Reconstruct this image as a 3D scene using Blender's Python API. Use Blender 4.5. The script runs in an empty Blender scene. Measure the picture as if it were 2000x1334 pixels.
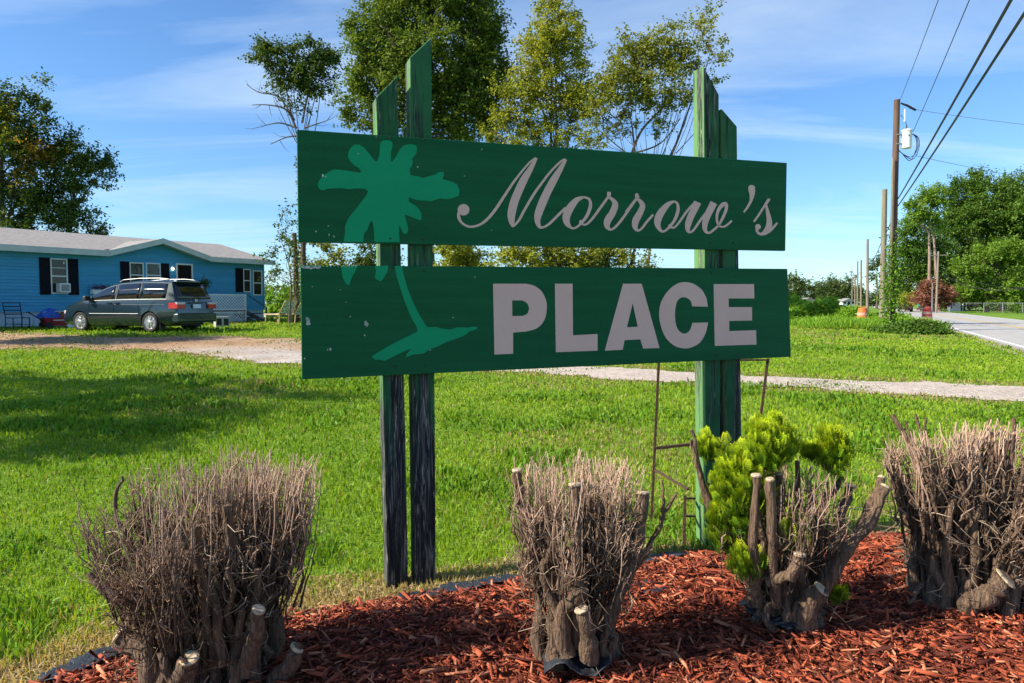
import bpy, bmesh, math, random
import numpy as np
from mathutils import Vector, Matrix
from mathutils.geometry import tessellate_polygon

random.seed(7)
rng = np.random.default_rng(11)
S = bpy.context.scene
COL = S.collection
R = math.radians

# ------------------------------------------------------------------ camera
CAM_H = 1.25
PITCH = R(3.07)
F = 1400.0                       # focal length in photo pixels (2000 wide)
cd = bpy.data.cameras.new('camera')
cd.sensor_width = 36.0
cd.lens = 36.0 * F / 2000.0
cd.clip_start = 0.05
cd.clip_end = 6000
cam = bpy.data.objects.new('camera', cd)
COL.objects.link(cam)
cam.location = (0, 0, CAM_H)
cam.rotation_euler = (R(90) - PITCH, 0, 0)
S.camera = cam

# ------------------------------------------------------------------ light
SUN_EL = R(37)
SUN_XY = Vector((-0.957, -0.29)).normalized()      # horizontal direction towards the sun
S.view_settings.view_transform = 'Standard'
S.view_settings.look = 'None'
S.view_settings.gamma = 1.0
S.view_settings.exposure = 1.05
S.view_settings.use_curve_mapping = False

world = bpy.data.worlds.new('World')
S.world = world
world.use_nodes = True
nt = world.node_tree
nt.nodes.clear()
out = nt.nodes.new('ShaderNodeOutputWorld')
sky = nt.nodes.new('ShaderNodeTexSky')
sky.sky_type = 'NISHITA'
sky.sun_disc = False
sky.sun_elevation = SUN_EL
sky.sun_rotation = math.atan2(SUN_XY.x, SUN_XY.y)
sky.air_density = 1.0
sky.dust_density = 0.1
sky.ozone_density = 4.5
bg = nt.nodes.new('ShaderNodeBackground')
bg.inputs['Strength'].default_value = 0.086
tint = nt.nodes.new('ShaderNodeMix'); tint.data_type = 'RGBA'; tint.blend_type = 'MULTIPLY'; tint.inputs[0].default_value = 1.0
tint.inputs[7].default_value = (0.74, 0.94, 1.10, 1)
nt.links.new(sky.outputs[0], tint.inputs[6]); nt.links.new(tint.outputs[2], bg.inputs[0])
# thin cirrus over the whole dome
tc = nt.nodes.new('ShaderNodeTexCoord')
sep = nt.nodes.new('ShaderNodeSeparateXYZ')
nt.links.new(tc.outputs['Generated'], sep.inputs[0])
zz = nt.nodes.new('ShaderNodeMath'); zz.operation = 'MAXIMUM'; zz.inputs[1].default_value = 0.0
nt.links.new(sep.outputs[2], zz.inputs[0])
za = nt.nodes.new('ShaderNodeMath'); za.operation = 'ADD'; za.inputs[1].default_value = 0.10
nt.links.new(zz.outputs[0], za.inputs[0])
dx = nt.nodes.new('ShaderNodeMath'); dx.operation = 'DIVIDE'
dy = nt.nodes.new('ShaderNodeMath'); dy.operation = 'DIVIDE'
nt.links.new(sep.outputs[0], dx.inputs[0]); nt.links.new(za.outputs[0], dx.inputs[1])
nt.links.new(sep.outputs[1], dy.inputs[0]); nt.links.new(za.outputs[0], dy.inputs[1])
cmb = nt.nodes.new('ShaderNodeCombineXYZ')
nt.links.new(dx.outputs[0], cmb.inputs[0]); nt.links.new(dy.outputs[0], cmb.inputs[1])
mp = nt.nodes.new('ShaderNodeMapping')
mp.inputs['Rotation'].default_value = (0, 0, R(28))
mp.inputs['Scale'].default_value = (0.42, 1.35, 1)
mp.inputs['Location'].default_value = (3.1, 0.7, 0)
nt.links.new(cmb.outputs[0], mp.inputs[0])
cn = nt.nodes.new('ShaderNodeTexNoise')
cn.inputs['Scale'].default_value = 0.9; cn.inputs['Detail'].default_value = 9
cn.inputs['Roughness'].default_value = 0.58; cn.inputs['Distortion'].default_value = 0.9
nt.links.new(mp.outputs[0], cn.inputs['Vector'])
cr = nt.nodes.new('ShaderNodeValToRGB')
cr.color_ramp.elements[0].position = 0.46; cr.color_ramp.elements[0].color = (0, 0, 0, 1)
cr.color_ramp.elements[1].position = 0.80; cr.color_ramp.elements[1].color = (0.6, 0.6, 0.6, 1)
nt.links.new(cn.outputs[0], cr.inputs[0])
bg2 = nt.nodes.new('ShaderNodeBackground')
bg2.inputs['Color'].default_value = (0.72, 0.86, 1.0, 1)
bg2.inputs['Strength'].default_value = 0.60
mx = nt.nodes.new('ShaderNodeMixShader')
nt.links.new(cr.outputs[0], mx.inputs[0])
nt.links.new(bg.outputs[0], mx.inputs[1]); nt.links.new(bg2.outputs[0], mx.inputs[2])
nt.links.new(mx.outputs[0], out.inputs[0])

sd = bpy.data.lights.new('sun', 'SUN')
sd.energy = 4.8
sd.angle = R(0.55)
sd.color = (1.0, 0.92, 0.77)
sun = bpy.data.objects.new('sun', sd)
COL.objects.link(sun)
sdir = Vector((SUN_XY.x * math.cos(SUN_EL), SUN_XY.y * math.cos(SUN_EL), math.sin(SUN_EL)))
sun.rotation_euler = sdir.to_track_quat('Z', 'Y').to_euler()
sun.location = (-20, -6, 30)

# ------------------------------------------------------------------ survey helpers: photo pixel -> place
def sstep(a, b, x):
    t = np.clip((np.asarray(x, float) - a) / (b - a), 0, 1)
    return t * t * (3 - 2 * t)

def gz(x, y):                                   # terrain height
    return 0.32 * sstep(11, 31, y) * sstep(0.5, -8, x)

def ray(px, py):
    a = (px - 1000) / F; b = (667 - py) / F
    c, s = math.cos(PITCH), math.sin(PITCH)
    return Vector((a, c + s * b, -s + c * b))

def at(px, py, Y):
    d = ray(px, py); t = Y / d.y
    return Vector((d.x * t, Y, CAM_H + d.z * t))

def gp(px, py):
    d = ray(px, py); z = 0.0
    for _ in range(12):
        t = (z - CAM_H) / d.z
        z = float(gz(d.x * t, d.y * t))
    t = (z - CAM_H) / d.z
    return Vector((d.x * t, d.y * t, z))

def onplane(px, py, p0, n):
    d = ray(px, py); o = Vector((0, 0, CAM_H))
    t = (p0 - o).dot(n) / d.dot(n)
    return o + d * t

def catmull(pts, n=6):
    P = np.array(pts, float); m = len(P)
    res = []
    for i in range(m - 1):
        p0 = P[max(i - 1, 0)]; p1 = P[i]; p2 = P[i + 1]; p3 = P[min(i + 2, m - 1)]
        for k in range(n):
            t = k / n
            res.append(0.5 * ((2 * p1) + (-p0 + p2) * t + (2 * p0 - 5 * p1 + 4 * p2 - p3) * t * t + (-p0 + 3 * p1 - 3 * p2 + p3) * t ** 3))
    res.append(P[-1])
    return np.array(res)

# ------------------------------------------------------------------ materials
def mat(name, base, rough=0.7, var=0.0, scale=8.0, detail=6, metallic=0.0, bump=0.0, bump_scale=40.0,
        stretch=(1, 1, 1), col2=None, ramp=(0.35, 0.7), spec=0.5, coord='Object', coat=0.0):
    m = bpy.data.materials.new(name); m.use_nodes = True
    t = m.node_tree; b = t.nodes['Principled BSDF']
    b.inputs['Base Color'].default_value = (*base, 1)
    b.inputs['Roughness'].default_value = rough
    b.inputs['Metallic'].default_value = metallic
    b.inputs['Specular IOR Level'].default_value = spec
    b.inputs['Coat Weight'].default_value = coat
    if var > 0 or col2 or bump > 0:
        tcn = t.nodes.new('ShaderNodeTexCoord'); mpn = t.nodes.new('ShaderNodeMapping')
        mpn.inputs['Scale'].default_value = stretch
        t.links.new(tcn.outputs[coord], mpn.inputs[0])
    if var > 0 or col2:
        n = t.nodes.new('ShaderNodeTexNoise'); n.inputs['Scale'].default_value = scale
        n.inputs['Detail'].default_value = detail; n.inputs['Roughness'].default_value = 0.65
        t.links.new(mpn.outputs[0], n.inputs['Vector'])
        r = t.nodes.new('ShaderNodeValToRGB')
        c1 = base; c2 = col2 if col2 else tuple(min(1, c * (1 + var)) for c in base)
        if not col2: c1 = tuple(c * (1 - var) for c in base)
        r.color_ramp.elements[0].position = ramp[0]; r.color_ramp.elements[0].color = (*c1, 1)
        r.color_ramp.elements[1].position = ramp[1]; r.color_ramp.elements[1].color = (*c2, 1)
        t.links.new(n.outputs[0], r.inputs[0]); t.links.new(r.outputs[0], b.inputs['Base Color'])
    if bump > 0:
        n2 = t.nodes.new('ShaderNodeTexNoise'); n2.inputs['Scale'].default_value = bump_scale
        n2.inputs['Detail'].default_value = 6
        t.links.new(mpn.outputs[0], n2.inputs['Vector'])
        bp = t.nodes.new('ShaderNodeBump'); bp.inputs['Strength'].default_value = bump
        bp.inputs['Distance'].default_value = 0.02
        t.links.new(n2.outputs[0], bp.inputs['Height']); t.links.new(bp.outputs[0], b.inputs['Normal'])
    return m

def leaf_mat(name, trans=0.35, rough=0.6, tint=(1, 1, 1)):
    """colour comes from each leaf's own 'col' attribute; leaves let some light through"""
    m = bpy.data.materials.new(name); m.use_nodes = True
    t = m.node_tree; b = t.nodes['Principled BSDF']
    a = t.nodes.new('ShaderNodeAttribute'); a.attribute_name = 'col'
    t.links.new(a.outputs['Color'], b.inputs['Base Color'])
    b.inputs['Roughness'].default_value = rough
    b.inputs['Specular IOR Level'].default_value = 0.25
    if trans > 0:
        tr = t.nodes.new('ShaderNodeBsdfTranslucent')
        mu = t.nodes.new('ShaderNodeMix'); mu.data_type = 'RGBA'; mu.blend_type = 'MULTIPLY'
        mu.inputs[0].default_value = 1.0
        mu.inputs[7].default_value = (1.25 * tint[0], 1.15 * tint[1], 0.5 * tint[2], 1)
        t.links.new(a.outputs['Color'], mu.inputs[6]); t.links.new(mu.outputs[2], tr.inputs[0])
        ms = t.nodes.new('ShaderNodeMixShader'); ms.inputs[0].default_value = trans
        o = t.nodes['Material Output']
        t.links.new(b.outputs[0], ms.inputs[1]); t.links.new(tr.outputs[0], ms.inputs[2])
        t.links.new(ms.outputs[0], o.inputs[0])
    return m

M = {}
M['leaf'] = leaf_mat('foliage', 0.38)
M['grass'] = leaf_mat('grass_blades', 0.42, 0.55)
M['spray'] = leaf_mat('conifer_sprays', 0.22, 0.6)
M['chip'] = leaf_mat('mulch_chips', 0.0, 0.75)
M['twig'] = leaf_mat('dry_twigs', 0.0, 0.85)
M['bark'] = mat('bark', (0.10, 0.075, 0.055), 0.9, var=0.45, scale=6, stretch=(4, 4, 0.8), bump=0.7, bump_scale=30)
M['stem'] = mat('shrub_bark', (0.024, 0.013, 0.008), 0.95, col2=(0.24, 0.150, 0.095), scale=34, stretch=(3, 3, 0.35), bump=1.0, bump_scale=38, ramp=(0.3, 0.72))
M['cut'] = mat('cut_wood', (0.42, 0.32, 0.21), 0.8, var=0.25, scale=60)

# ------------------------------------------------------------------ mesh helpers
def link(o, parent=None):
    COL.objects.link(o)
    if parent is not None: o.parent = parent
    return o

def tag(o, label=None, cat=None, group=None, kind=None):
    if label: o['label'] = label
    if cat: o['category'] = cat
    if group: o['group'] = group
    if kind: o['kind'] = kind
    return o

def thing(name, label, cat, loc=(0, 0, 0), rz=0.0, group=None):
    o = bpy.data.objects.new(name, None)
    o.empty_display_size = 0.2
    o.location = loc; o.rotation_euler = (0, 0, rz)
    link(o)
    return tag(o, label, cat, group)

def np_mesh(name, V, Fc, material, parent=None, col=None, smooth=False):
    """V (n,3) float, Fc (m,k) int, one material; col = per-vertex rgb"""
    V = np.asarray(V, np.float32); Fc = np.asarray(Fc, np.int32)
    m = bpy.data.meshes.new(name)
    m.vertices.add(len(V)); m.vertices.foreach_set('co', V.ravel())
    k = Fc.shape[1]
    m.loops.add(Fc.size); m.loops.foreach_set('vertex_index', Fc.ravel())
    m.polygons.add(len(Fc))
    m.polygons.foreach_set('loop_start', np.arange(0, Fc.size, k, dtype=np.int32))
    m.update(calc_edges=True)
    if smooth: m.polygons.foreach_set('use_smooth', np.ones(len(Fc), bool))
    if col is not None:
        a = m.color_attributes.new('col', 'FLOAT_COLOR', 'POINT')
        c4 = np.ones((len(V), 4), np.float32); c4[:, :3] = col
        a.data.foreach_set('color', c4.ravel())
    m.materials.append(material)
    m.validate()
    return link(bpy.data.objects.new(name, m), parent)

def tubes(P, Rr, n=3):
    """P (T,S,3), Rr (T,S): many tubes at once -> V, quads"""
    P = np.asarray(P, float); Rr = np.asarray(Rr, float)
    T, Sg, _ = P.shape
    d = np.gradient(P, axis=1)
    d /= np.linalg.norm(d, axis=2, keepdims=True) + 1e-9
    md = d.mean(1, keepdims=True); md /= np.linalg.norm(md, axis=2, keepdims=True) + 1e-9
    up = np.where(np.abs(md[..., 2:3]) < 0.75, np.array([0.05, 0.08, 1.0]), np.array([0.31, 0.95, 0.05])) * np.ones_like(d)
    a = np.cross(d, up); a /= np.linalg.norm(a, axis=2, keepdims=True) + 1e-9
    b = np.cross(d, a)
    ang = np.arange(n) * 2 * np.pi / n
    V = P[:, :, None, :] + Rr[:, :, None, None] * (np.cos(ang)[None, None, :, None] * a[:, :, None, :] + np.sin(ang)[None, None, :, None] * b[:, :, None, :])
    idx = np.arange(T * Sg * n).reshape(T, Sg, n)
    i0 = idx[:, :-1, :]; i1 = idx[:, 1:, :]
    Fc = np.stack([i0, np.roll(i0, -1, 2), np.roll(i1, -1, 2), i1], -1).reshape(-1, 4)
    return V.reshape(-1, 3), Fc

class MB:
    def __init__(self): self.v = []; self.f = []
    def add(self, V, Fc):
        o = len(self.v); self.v += [tuple(p) for p in V]; self.f += [tuple(i + o for i in q) for q in Fc]
        return self
    def box(self, x0, x1, y0, y1, z0, z1, Mx=None):
        V = [Vector((x, y, z)) for z in (z0, z1) for y in (y0, y1) for x in (x0, x1)]
        if Mx is not None: V = [Mx @ p for p in V]
        return self.add(V, [(0, 2, 3, 1), (4, 5, 7, 6), (0, 1, 5, 4), (2, 6, 7, 3), (0, 4, 6, 2), (1, 3, 7, 5)])
    def bar(self, a, b, w, h=None, up=(0, 0, 1)):
        a = Vector(a); b = Vector(b); h = h or w
        d = (b - a).normalized(); u = Vector(up)
        if abs(d.dot(u)) > 0.95: u = Vector((0, 1, 0))
        s = d.cross(u).normalized() * (w / 2); t = s.cross(d).normalized() * (h / 2)
        V = [a - s - t, a + s - t, a + s + t, a - s + t, b - s - t, b + s - t, b + s + t, b - s + t]
        return self.add(V, [(3, 2, 1, 0), (4, 5, 6, 7), (0, 1, 5, 4), (1, 2, 6, 5), (2, 3, 7, 6), (3, 0, 4, 7)])
    def tube(self, pts, r, n=8, caps=True):
        P = np.array([tuple(p) for p in pts], float)
        rr = np.full(len(P), r) if np.isscalar(r) else np.array(r, float)
        V, Fc = tubes(P[None], rr[None], n)
        o = len(self.v); self.add(V, Fc)
        if caps:
            self.f.append(tuple(o + i for i in range(n))[::-1])
            self.f.append(tuple(o + (len(P) - 1) * n + i for i in range(n)))
        return self
    def lathe(self, prof, n=20, Mx=None, axis='z'):
        V = []; Fc = []
        for r, h in prof:
            for k in range(n):
                a = 2 * math.pi * k / n
                if axis == 'z': p = Vector((r * math.cos(a), r * math.sin(a), h))
                else: p = Vector((r * math.cos(a), h, r * math.sin(a)))
                V.append(Mx @ p if Mx is not None else p)
        m = len(prof)
        for i in range(m - 1):
            for k in range(n):
                Fc.append((i * n + k, i * n + (k + 1) % n, (i + 1) * n + (k + 1) % n, (i + 1) * n + k))
        if prof[0][0] > 1e-5: Fc.append(tuple(range(n))[::-1])
        if prof[-1][0] > 1e-5: Fc.append(tuple((m - 1) * n + k for k in range(n)))
        return self.add(V, Fc)
    def prism(self, poly, y0, y1, Mx=None):
        """polygon in (x,z), extruded along y"""
        n = len(poly)
        V = [Vector((x, y0, z)) for x, z in poly] + [Vector((x, y1, z)) for x, z in poly]
        if Mx is not None: V = [Mx @ p for p in V]
        Fc = [(i, (i + 1) % n, n + (i + 1) % n, n + i) for i in range(n)]
        tri = tessellate_polygon([[Vector((x, z, 0)) for x, z in poly]])
        Fc += [tuple(t) for t in tri] + [tuple(n + i for i in t)[::-1] for t in tri]
        return self.add(V, Fc)
    def build(self, name, material, parent=None, smooth=False, angle=35, bevel=0.0):
        m = bpy.data.meshes.new(name)
        m.from_pydata(self.v, [], self.f)
        bm = bmesh.new(); bm.from_mesh(m)
        bmesh.ops.recalc_face_normals(bm, faces=bm.faces)
        bm.to_mesh(m); bm.free()
        if smooth:
            m.polygons.foreach_set('use_smooth', np.ones(len(m.polygons), bool))
            m.set_sharp_from_angle(angle=R(angle))
        m.materials.append(material)
        o = link(bpy.data.objects.new(name, m), parent)
        if bevel > 0:
            bv = o.modifiers.new('bevel', 'BEVEL'); bv.width = bevel; bv.segments = 2; bv.limit_method = 'ANGLE'; bv.angle_limit = R(40)
        return o

def inpoly(x, y, poly):
    x = np.asarray(x); y = np.asarray(y); r = np.zeros(x.shape, bool)
    n = len(poly)
    for i in range(n):
        x1, y1 = poly[i]; x2, y2 = poly[(i + 1) % n]
        c = ((y1 > y) != (y2 > y)) & (x < (x2 - x1) * (y - y1) / (y2 - y1 + 1e-12) + x1)
        r ^= c
    return r

def polydist(x, y, line):
    d = np.full(np.shape(x), 1e9)
    for (x1, y1), (x2, y2) in zip(line[:-1], line[1:]):
        vx, vy = x2 - x1, y2 - y1; L = vx * vx + vy * vy + 1e-12
        t = np.clip(((x - x1) * vx + (y - y1) * vy) / L, 0, 1)
        d = np.minimum(d, np.hypot(x - x1 - t * vx, y - y1 - t * vy))
    return d

def vnoise(x, y, s, seed=0):
    """smooth value noise, numpy"""
    r = np.random.default_rng(seed); G = r.random((256, 256))
    X = np.asarray(x) * s + 91.7; Y = np.asarray(y) * s + 53.1
    xi = np.floor(X).astype(int); yi = np.floor(Y).astype(int)
    fx = X - xi; fy = Y - yi; fx = fx * fx * (3 - 2 * fx); fy = fy * fy * (3 - 2 * fy)
    g = lambda i, j: G[i % 256, j % 256]
    return (g(xi, yi) * (1 - fx) + g(xi + 1, yi) * fx) * (1 - fy) + (g(xi, yi + 1) * (1 - fx) + g(xi + 1, yi + 1) * fx) * fy


# ================================================================== GROUND
def attr_mat(name, rough, fine=60.0, amount=0.5, bump=0.6, bump_scale=90.0, dist=0.02):
    """per-vertex 'col' colour broken up by fine noise"""
    m = bpy.data.materials.new(name); m.use_nodes = True
    t = m.node_tree; b = t.nodes['Principled BSDF']; b.inputs['Roughness'].default_value = rough
    b.inputs['Specular IOR Level'].default_value = 0.2
    a = t.nodes.new('ShaderNodeAttribute'); a.attribute_name = 'col'
    tcn = t.nodes.new('ShaderNodeTexCoord')
    n = t.nodes.new('ShaderNodeTexNoise'); n.inputs['Scale'].default_value = fine; n.inputs['Detail'].default_value = 8
    n.inputs['Roughness'].default_value = 0.75
    t.links.new(tcn.outputs['Object'], n.inputs['Vector'])
    r = t.nodes.new('ShaderNodeMapRange'); r.inputs[1].default_value = 0.3; r.inputs[2].default_value = 0.7
    r.inputs[3].default_value = 1 - amount; r.inputs[4].default_value = 1 + amount
    t.links.new(n.outputs[0], r.inputs[0])
    mu = t.nodes.new('ShaderNodeVectorMath'); mu.operation = 'SCALE'
    t.links.new(a.outputs['Color'], mu.inputs[0]); t.links.new(r.outputs[0], mu.inputs[3])
    t.links.new(mu.outputs[0], b.inputs['Base Color'])
    n2 = t.nodes.new('ShaderNodeTexNoise'); n2.inputs['Scale'].default_value = bump_scale; n2.inputs['Detail'].default_value = 5
    t.links.new(tcn.outputs['Object'], n2.inputs['Vector'])
    bp = t.nodes.new('ShaderNodeBump'); bp.inputs['Strength'].default_value = bump; bp.inputs['Distance'].default_value = dist
    t.links.new(n2.outputs[0], bp.inputs['Height']); t.links.new(bp.outputs[0], b.inputs['Normal'])
    return m

M['lawn'] = attr_mat('lawn_soil', 0.9, 14, 0.35, 0.9, 45, 0.03)
M['gravel'] = attr_mat('gravel', 0.95, 16, 0.55, 1.0, 45, 0.03)
M['soil'] = attr_mat('mulch_soil', 0.95, 60, 0.5, 1.0, 90, 0.02)

BED_PX = [(-500, 1500), (-120, 1400), (80, 1334), (230, 1276), (420, 1232), (600, 1197), (750, 1174), (860, 1158), (1020, 1133), (1140, 1114), (1270, 1094),
          (1350, 1084), (1430, 1079), (1560, 1062), (1700, 1047), (1800, 1050), (1920, 1080), (2000, 1103), (2200, 1160), (2500, 1260)]
BED_LINE = [tuple(gp(*p)[:2]) for p in BED_PX]
BED = BED_LINE + [(3.6, 0.9), (-2.6, 0.9)]

DRIVE_UP = [(-700, 640), (-150, 649), (0, 650), (150, 656), (300, 659), (420, 657), (500, 660), (590, 664), (700, 678), (850, 697), (1000, 709), (1200, 717), (1500, 736), (2000, 755), (2600, 778)]
DRIVE_LO = [(2600, 822), (2000, 790), (1750, 773), (1500, 757), (1200, 743), (980, 727), (800, 722), (590, 716), (480, 706), (400, 697), (330, 690), (200, 682), (0, 684), (-150, 687), (-700, 690)]
DRIVE_U = [tuple(gp(*p)[:2]) for p in DRIVE_UP]
DRIVE_L = [tuple(gp(*p)[:2]) for p in DRIVE_LO]
DRIVE = DRIVE_U + DRIVE_L
DRIVE_EDGE = DRIVE + [DRIVE[0]]

# lawn: one sheet out to the horizon
gx = np.unique(np.concatenate([[-4000, -1500, -500, -200, -100, -60], np.linspace(-42, 60, 171), [80, 120, 200, 400, 1000, 4000]]))
gy = np.unique(np.concatenate([[-400, -100, -30], np.linspace(-10, 60, 118), [75, 100, 150, 250, 500, 1200, 4500]]))
GX, GY = np.meshgrid(gx, gy)
GZ = gz(GX, GY)
n1 = vnoise(GX, GY, 0.35, 1); n2 = vnoise(GX, GY, 0.09, 2); n3 = vnoise(GX, GY, 1.3, 3)
g1 = np.array([0.080, 0.175, 0.012]); g2 = np.array([0.180, 0.270, 0.022])
w = np.clip(0.5 * n1 + 0.3 * n2 + 0.35 * n3 - 0.1, 0, 1)[..., None]
gc = g1 * (1 - w) + g2 * w
idx = np.arange(GX.size).reshape(GX.shape)
Fc = np.stack([idx[:-1, :-1], idx[:-1, 1:], idx[1:, 1:], idx[1:, :-1]], -1).reshape(-1, 4)
lawn = np_mesh('lawn', np.stack([GX, GY, GZ], -1).reshape(-1, 3), Fc, M['lawn'], col=gc.reshape(-1, 3), smooth=True)
tag(lawn, 'mown green lawn running from the mulch bed to the horizon', kind='structure')

# driveway: gravel lane from the road, brown earth and leaf litter near the van
cx = np.arange(-34, 24, 0.14); cy = np.arange(8.0, 30.5, 0.11)
CX, CY = np.meshgrid(cx, cy)
jag = (vnoise(CX, CY, 1.7, 5) - 0.5) * 0.9 + (vnoise(CX, CY, 5.0, 6) - 0.5) * 0.5
dd = polydist(CX, CY, DRIVE_EDGE) * np.where(inpoly(CX, CY, DRIVE), 1, -1)
keepv = dd + jag * np.where(CX < -2, 1.1, 0.45) > 0.0
earth = np.array([0.30, 0.185, 0.105]); earth2 = np.array([0.40, 0.27, 0.165]); grav = np.array([0.50, 0.44, 0.395]); grav2 = np.array([0.36, 0.325, 0.29])
pink = np.array([0.50, 0.39, 0.31])
a = vnoise(CX, CY, 0.8, 7)[..., None]; b = vnoise(CX, CY, 3.1, 8)[..., None]
# gravel shows on the right and along the lane, earth beneath the trees on the left
lane = polydist(CX, CY, DRIVE_L)
gw = np.clip(sstep(-9.5, -5.5, CX) * sstep(3.2, 1.6, lane) + (vnoise(CX, CY, 0.9, 9) - 0.5) * 0.9 * sstep(-13, -6, CX), 0, 1)
gw = np.where(CX > -2, 1.0, gw)[..., None]
ec = earth * (1 - a) + earth2 * a
gcol = (grav2 * (1 - b) + grav * b) * (1 - 0.45 * sstep(-3, 1, CX)[..., None]) + pink * 0.45 * sstep(-3, 1, CX)[..., None]
dc = ec * (1 - gw) + gcol * gw
idx = np.arange(CX.size).reshape(CX.shape)
fk = keepv[:-1, :-1] & keepv[:-1, 1:] & keepv[1:, 1:] & keepv[1:, :-1]
Fc = np.stack([idx[:-1, :-1], idx[:-1, 1:], idx[1:, 1:], idx[1:, :-1]], -1)[fk]
used = np.unique(Fc); remap = np.full(CX.size, -1); remap[used] = np.arange(len(used))
DV = np.stack([CX, CY, gz(CX, CY) + 0.008 + 0.012 * vnoise(CX, CY, 2.2, 10)], -1).reshape(-1, 3)
drv = np_mesh('driveway', DV[used], remap[Fc], M['gravel'], col=dc.reshape(-1, 3)[used], smooth=True)
tag(drv, 'worn gravel and bare earth driveway', kind='structure')
def on_drive(x, y, grow=0.0):
    d = polydist(x, y, DRIVE_EDGE) * np.where(inpoly(x, y, DRIVE), 1, -1)
    j = (vnoise(x, y, 1.7, 5) - 0.5) * 0.9 + (vnoise(x, y, 5.0, 6) - 0.5) * 0.5
    return d + j * np.where(x < -2, 1.1, 0.45) > grow

# road
RA = gp(2000, 684); RB = gp(1875, 648)
rd = (RB - RA).to_2d().normalized(); rn = Vector((rd.y, -rd.x))      # rn points across the road, away from us
def road_pt(s, t, z): return Vector((RA.x + rd.x * s + rn.x * t, RA.y + rd.y * s + rn.y * t, z))
M['asphalt'] = mat('asphalt', (0.29, 0.275, 0.26), 0.9, col2=(0.40, 0.385, 0.365), scale=1.4, detail=9, bump=0.3, bump_scale=60)
M['white_line'] = mat('white_road_paint', (0.62, 0.61, 0.58), 0.7, var=0.15, scale=6)
M['yellow_line'] = mat('yellow_road_paint', (0.55, 0.36, 0.05), 0.7, var=0.15, scale=6)
def strip(name, t0, t1, z, material, s0=-70, s1=620, n=70):
    V = []
    for s in np.linspace(s0, s1, n):
        V += [tuple(road_pt(s, t0, z)), tuple(road_pt(s, t1, z))]
    Fs = [(2 * i, 2 * i + 1, 2 * i + 3, 2 * i + 2) for i in range(n - 1)]
    return np_mesh(name, V, Fs, material)
tag(strip('road', 0, 6.7, 0.014, M['asphalt']), 'pale grey two lane asphalt road', kind='structure')
r = strip('road_edge_line', 0.16, 0.30, 0.018, M['white_line']); tag(r, 'white edge line painted on the road', kind='structure')
r = strip('road_edge_line', 6.35, 6.48, 0.018, M['white_line']); tag(r, 'white edge line painted on the far side of the road', kind='structure')
for k, (t0, t1) in enumerate(((3.12, 3.23), (3.40, 3.51))):
    r = strip('road_centre_line', t0, t1, 0.018, M['yellow_line']); tag(r, 'yellow centre line painted on the road', kind='structure')
r = strip('road_shoulder', -0.55, 0.0, 0.010, M['gravel'])
a = r.data.color_attributes.new('col', 'FLOAT_COLOR', 'POINT'); a.data.foreach_set('color', np.tile([0.33, 0.27, 0.22, 1.0], len(r.data.vertices)))
tag(r, 'sandy shoulder along the road', kind='structure')

# mulch bed mound
def bed_in(x, y):
    return polydist(x, y, BED_LINE) * np.where(inpoly(x, y, BED), 1, -1)
def bed_z(x, y):
    d = bed_in(x, y)
    return 0.008 + 0.055 * sstep(0.0, 0.35, d) + 0.030 * (vnoise(x, y, 3.5, 21) - 0.5) * sstep(0, 0.3, d) + 0.018 * (vnoise(x, y, 9, 22) - 0.5) * sstep(0, 0.15, d)
bx = np.arange(-2.8, 4.6, 0.035); by = np.arange(0.9, 4.7, 0.035)
BX, BY = np.meshgrid(bx, by)
kb = bed_in(BX, BY) > -0.03
BZ = bed_z(BX, BY)
n1 = vnoise(BX, BY, 12, 23)[..., None]
bc = np.array([0.075, 0.020, 0.010]) * (1 - n1) + np.array([0.20, 0.050, 0.022]) * n1
idx = np.arange(BX.size).reshape(BX.shape)
fk = kb[:-1, :-1] & kb[:-1, 1:] & kb[1:, 1:] & kb[1:, :-1]
Fc = np.stack([idx[:-1, :-1], idx[:-1, 1:], idx[1:, 1:], idx[1:, :-1]], -1)[fk]
used = np.unique(Fc); remap = np.full(BX.size, -1); remap[used] = np.arange(len(used))
bed = np_mesh('mulch_bed', np.stack([BX, BY, BZ], -1).reshape(-1, 3)[used], remap[Fc], M['soil'], col=bc.reshape(-1, 3)[used], smooth=True)
tag(bed, 'low mounded bed of dark red soil', kind='structure')

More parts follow.
